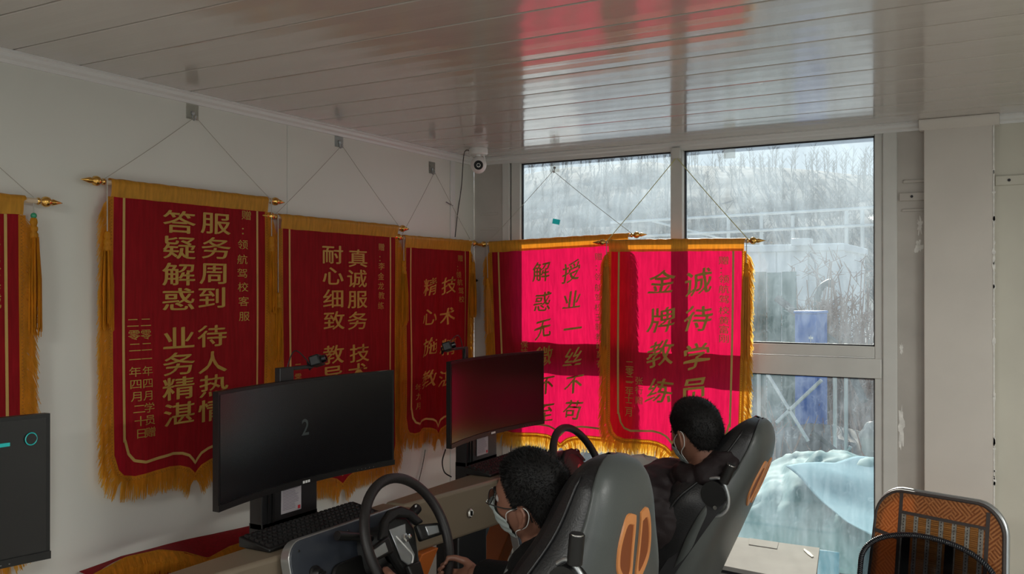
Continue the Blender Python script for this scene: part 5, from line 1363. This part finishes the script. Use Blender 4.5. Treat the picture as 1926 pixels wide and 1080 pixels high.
for i in range(nc + 1):
    x0 = ix0 + i * cw_; lw = cw_ * .36
    MB().box((0, 0, 0), (1, 1, 1)) 
    MB().prism([(x0, .51), (x0 + lw, .51), (x0 + lw, iz1), (x0, iz1)], lambda q: C(q[0], q[1], .006), lambda q: C(q[0], q[1], .0085)).build('lace_column', 'crochet', ch_root)
    lace = MB(); z = iz1 - .006; k = 0
    while z > .52:
        lace.prism([(x0 + lw * .5 + .0022 * math.cos(a), z + .0032 * math.sin(a)) for a in [2 * PI * t / 6 for t in range(6)]], lambda q: C(q[0], q[1], .0085), lambda q: C(q[0], q[1], .0092)); z -= .0105
    tag(lace.build('lace_holes', 'binding', ch_root), kind='stuff')
    if i < nc:
        sl = MB(); z = iz1 - .002
        while z > .515:
            sl.prism([(x0 + lw + .001, z - .0062), (x0 + cw_ - .001, z - .0062), (x0 + cw_ - .001, z - .0006), (x0 + lw + .001, z - .0006)], lambda q: C(q[0], q[1], .006), lambda q: C(q[0], q[1], .0095)); z -= .0068
        tag(sl.build('bamboo_slats', 'slat', ch_root), kind='stuff')
# lumbar hoop: twisted rim, mesh, two straps
hp_pts = []
for k in range(49):
    a = R(180 - 180 * k / 48); hp_pts.append((.005 + .235 * math.cos(a), .70 + .135 * max(0, math.sin(a)) ** .85 if 0 < k < 48 else .70))
hp_pts = [(hp_pts[0][0] + .005, .50), (hp_pts[0][0], .60)] + hp_pts + [(hp_pts[-1][0], .60), (hp_pts[-1][0] - .005, .50)]
hl = [C(x, z, .085) for x, z in hp_pts]
tw = MB(); hl2 = spline(hl, 4)
hoop = MB().tube(hl2, .0075, 10).build('lumbar_hoop', 'rope', ch_root, smooth=True)
L_ = [0]
for a, b in zip(hl2, hl2[1:]): L_.append(L_[-1] + (b - a).length)
for off_ in (0, PI * 2 / 3, PI * 4 / 3):
    pts = []; s = 0; j = 0
    while s < L_[-1]:
        while j < len(L_) - 2 and L_[j + 1] < s: j += 1
        a, b = hl2[j], hl2[j + 1]; p = a.lerp(b, (s - L_[j]) / max(1e-6, L_[j + 1] - L_[j])); t = (b - a).normalized(); u1 = Vector((0, -1, 0)); u1 = (u1 - t * u1.dot(t)).normalized(); u2 = t.cross(u1)
        an = s / .022 * 2 * PI + off_; pts.append(p + (u1 * math.cos(an) + u2 * math.sin(an)) * .0062); s += .0022
    MB().tube(pts, .0042, 5).build('rope_twist', 'rope', hoop, smooth=True)
mp_ = [(x, z) for x, z in hp_pts]
MB().prism(mp_, lambda q: C(q[0], q[1], .080 - .0), lambda q: C(q[0], q[1], .0795)).build('lumbar_mesh', 'mesh', ch_root)
for x in (-.075, .075):
    MB().prism([(x - .014, .50), (x + .014, .50), (x + .014, .825), (x - .014, .825)], lambda q: C(q[0], q[1], .072), lambda q: C(q[0], q[1], .078)).build('lumbar_strap', 'black', ch_root)
# seat, stem and star base
def stf(u, v):
    a = 2 * PI * u; x = .24 * (1 if math.cos(a) > 0 else -1) * abs(math.cos(a)) ** .55; y = .23 * (1 if math.sin(a) > 0 else -1) * abs(math.sin(a)) ** .55
    k = math.sin(PI * min(.98, max(.02, v))) ** .3; return Vector((x * k, -.27 + y * k, .50 - .07 * v))
MB().grid(stf, 40, 10, True).build('seat', 'weave', ch_root, smooth=True)
MB().tube([(0, -.02, .44), (0, .0, .50), C(0, .56, -.02), C(0, .80, -.02)], .014, 8).build('back_bracket', 'blackm', ch_root, smooth=True)
MB().lathe([(.05, .43), (.05, .40), (.028, .39), (.028, .20), (.035, .19), (.035, .09), (0, .09)], Matrix.Translation((0, -.27, 0)), 18).build('gas_stem', 'chrome', ch_root, auto=35)
for k in range(5):
    a = 2 * PI * k / 5 + .3; e = Vector((.27 * math.cos(a), -.27 + .27 * math.sin(a), .075))
    lg = MB().tube([(0, -.27, .12), e], [.024, .015], 8).build('leg', 'blackm', ch_root, smooth=True)
    MB().tube([e + Vector((-.02 * math.sin(a), .02 * math.cos(a), -.047)), e + Vector((.02 * math.sin(a), -.02 * math.cos(a), -.047))], .028, 12).build('castor', 'black', lg, auto=35)
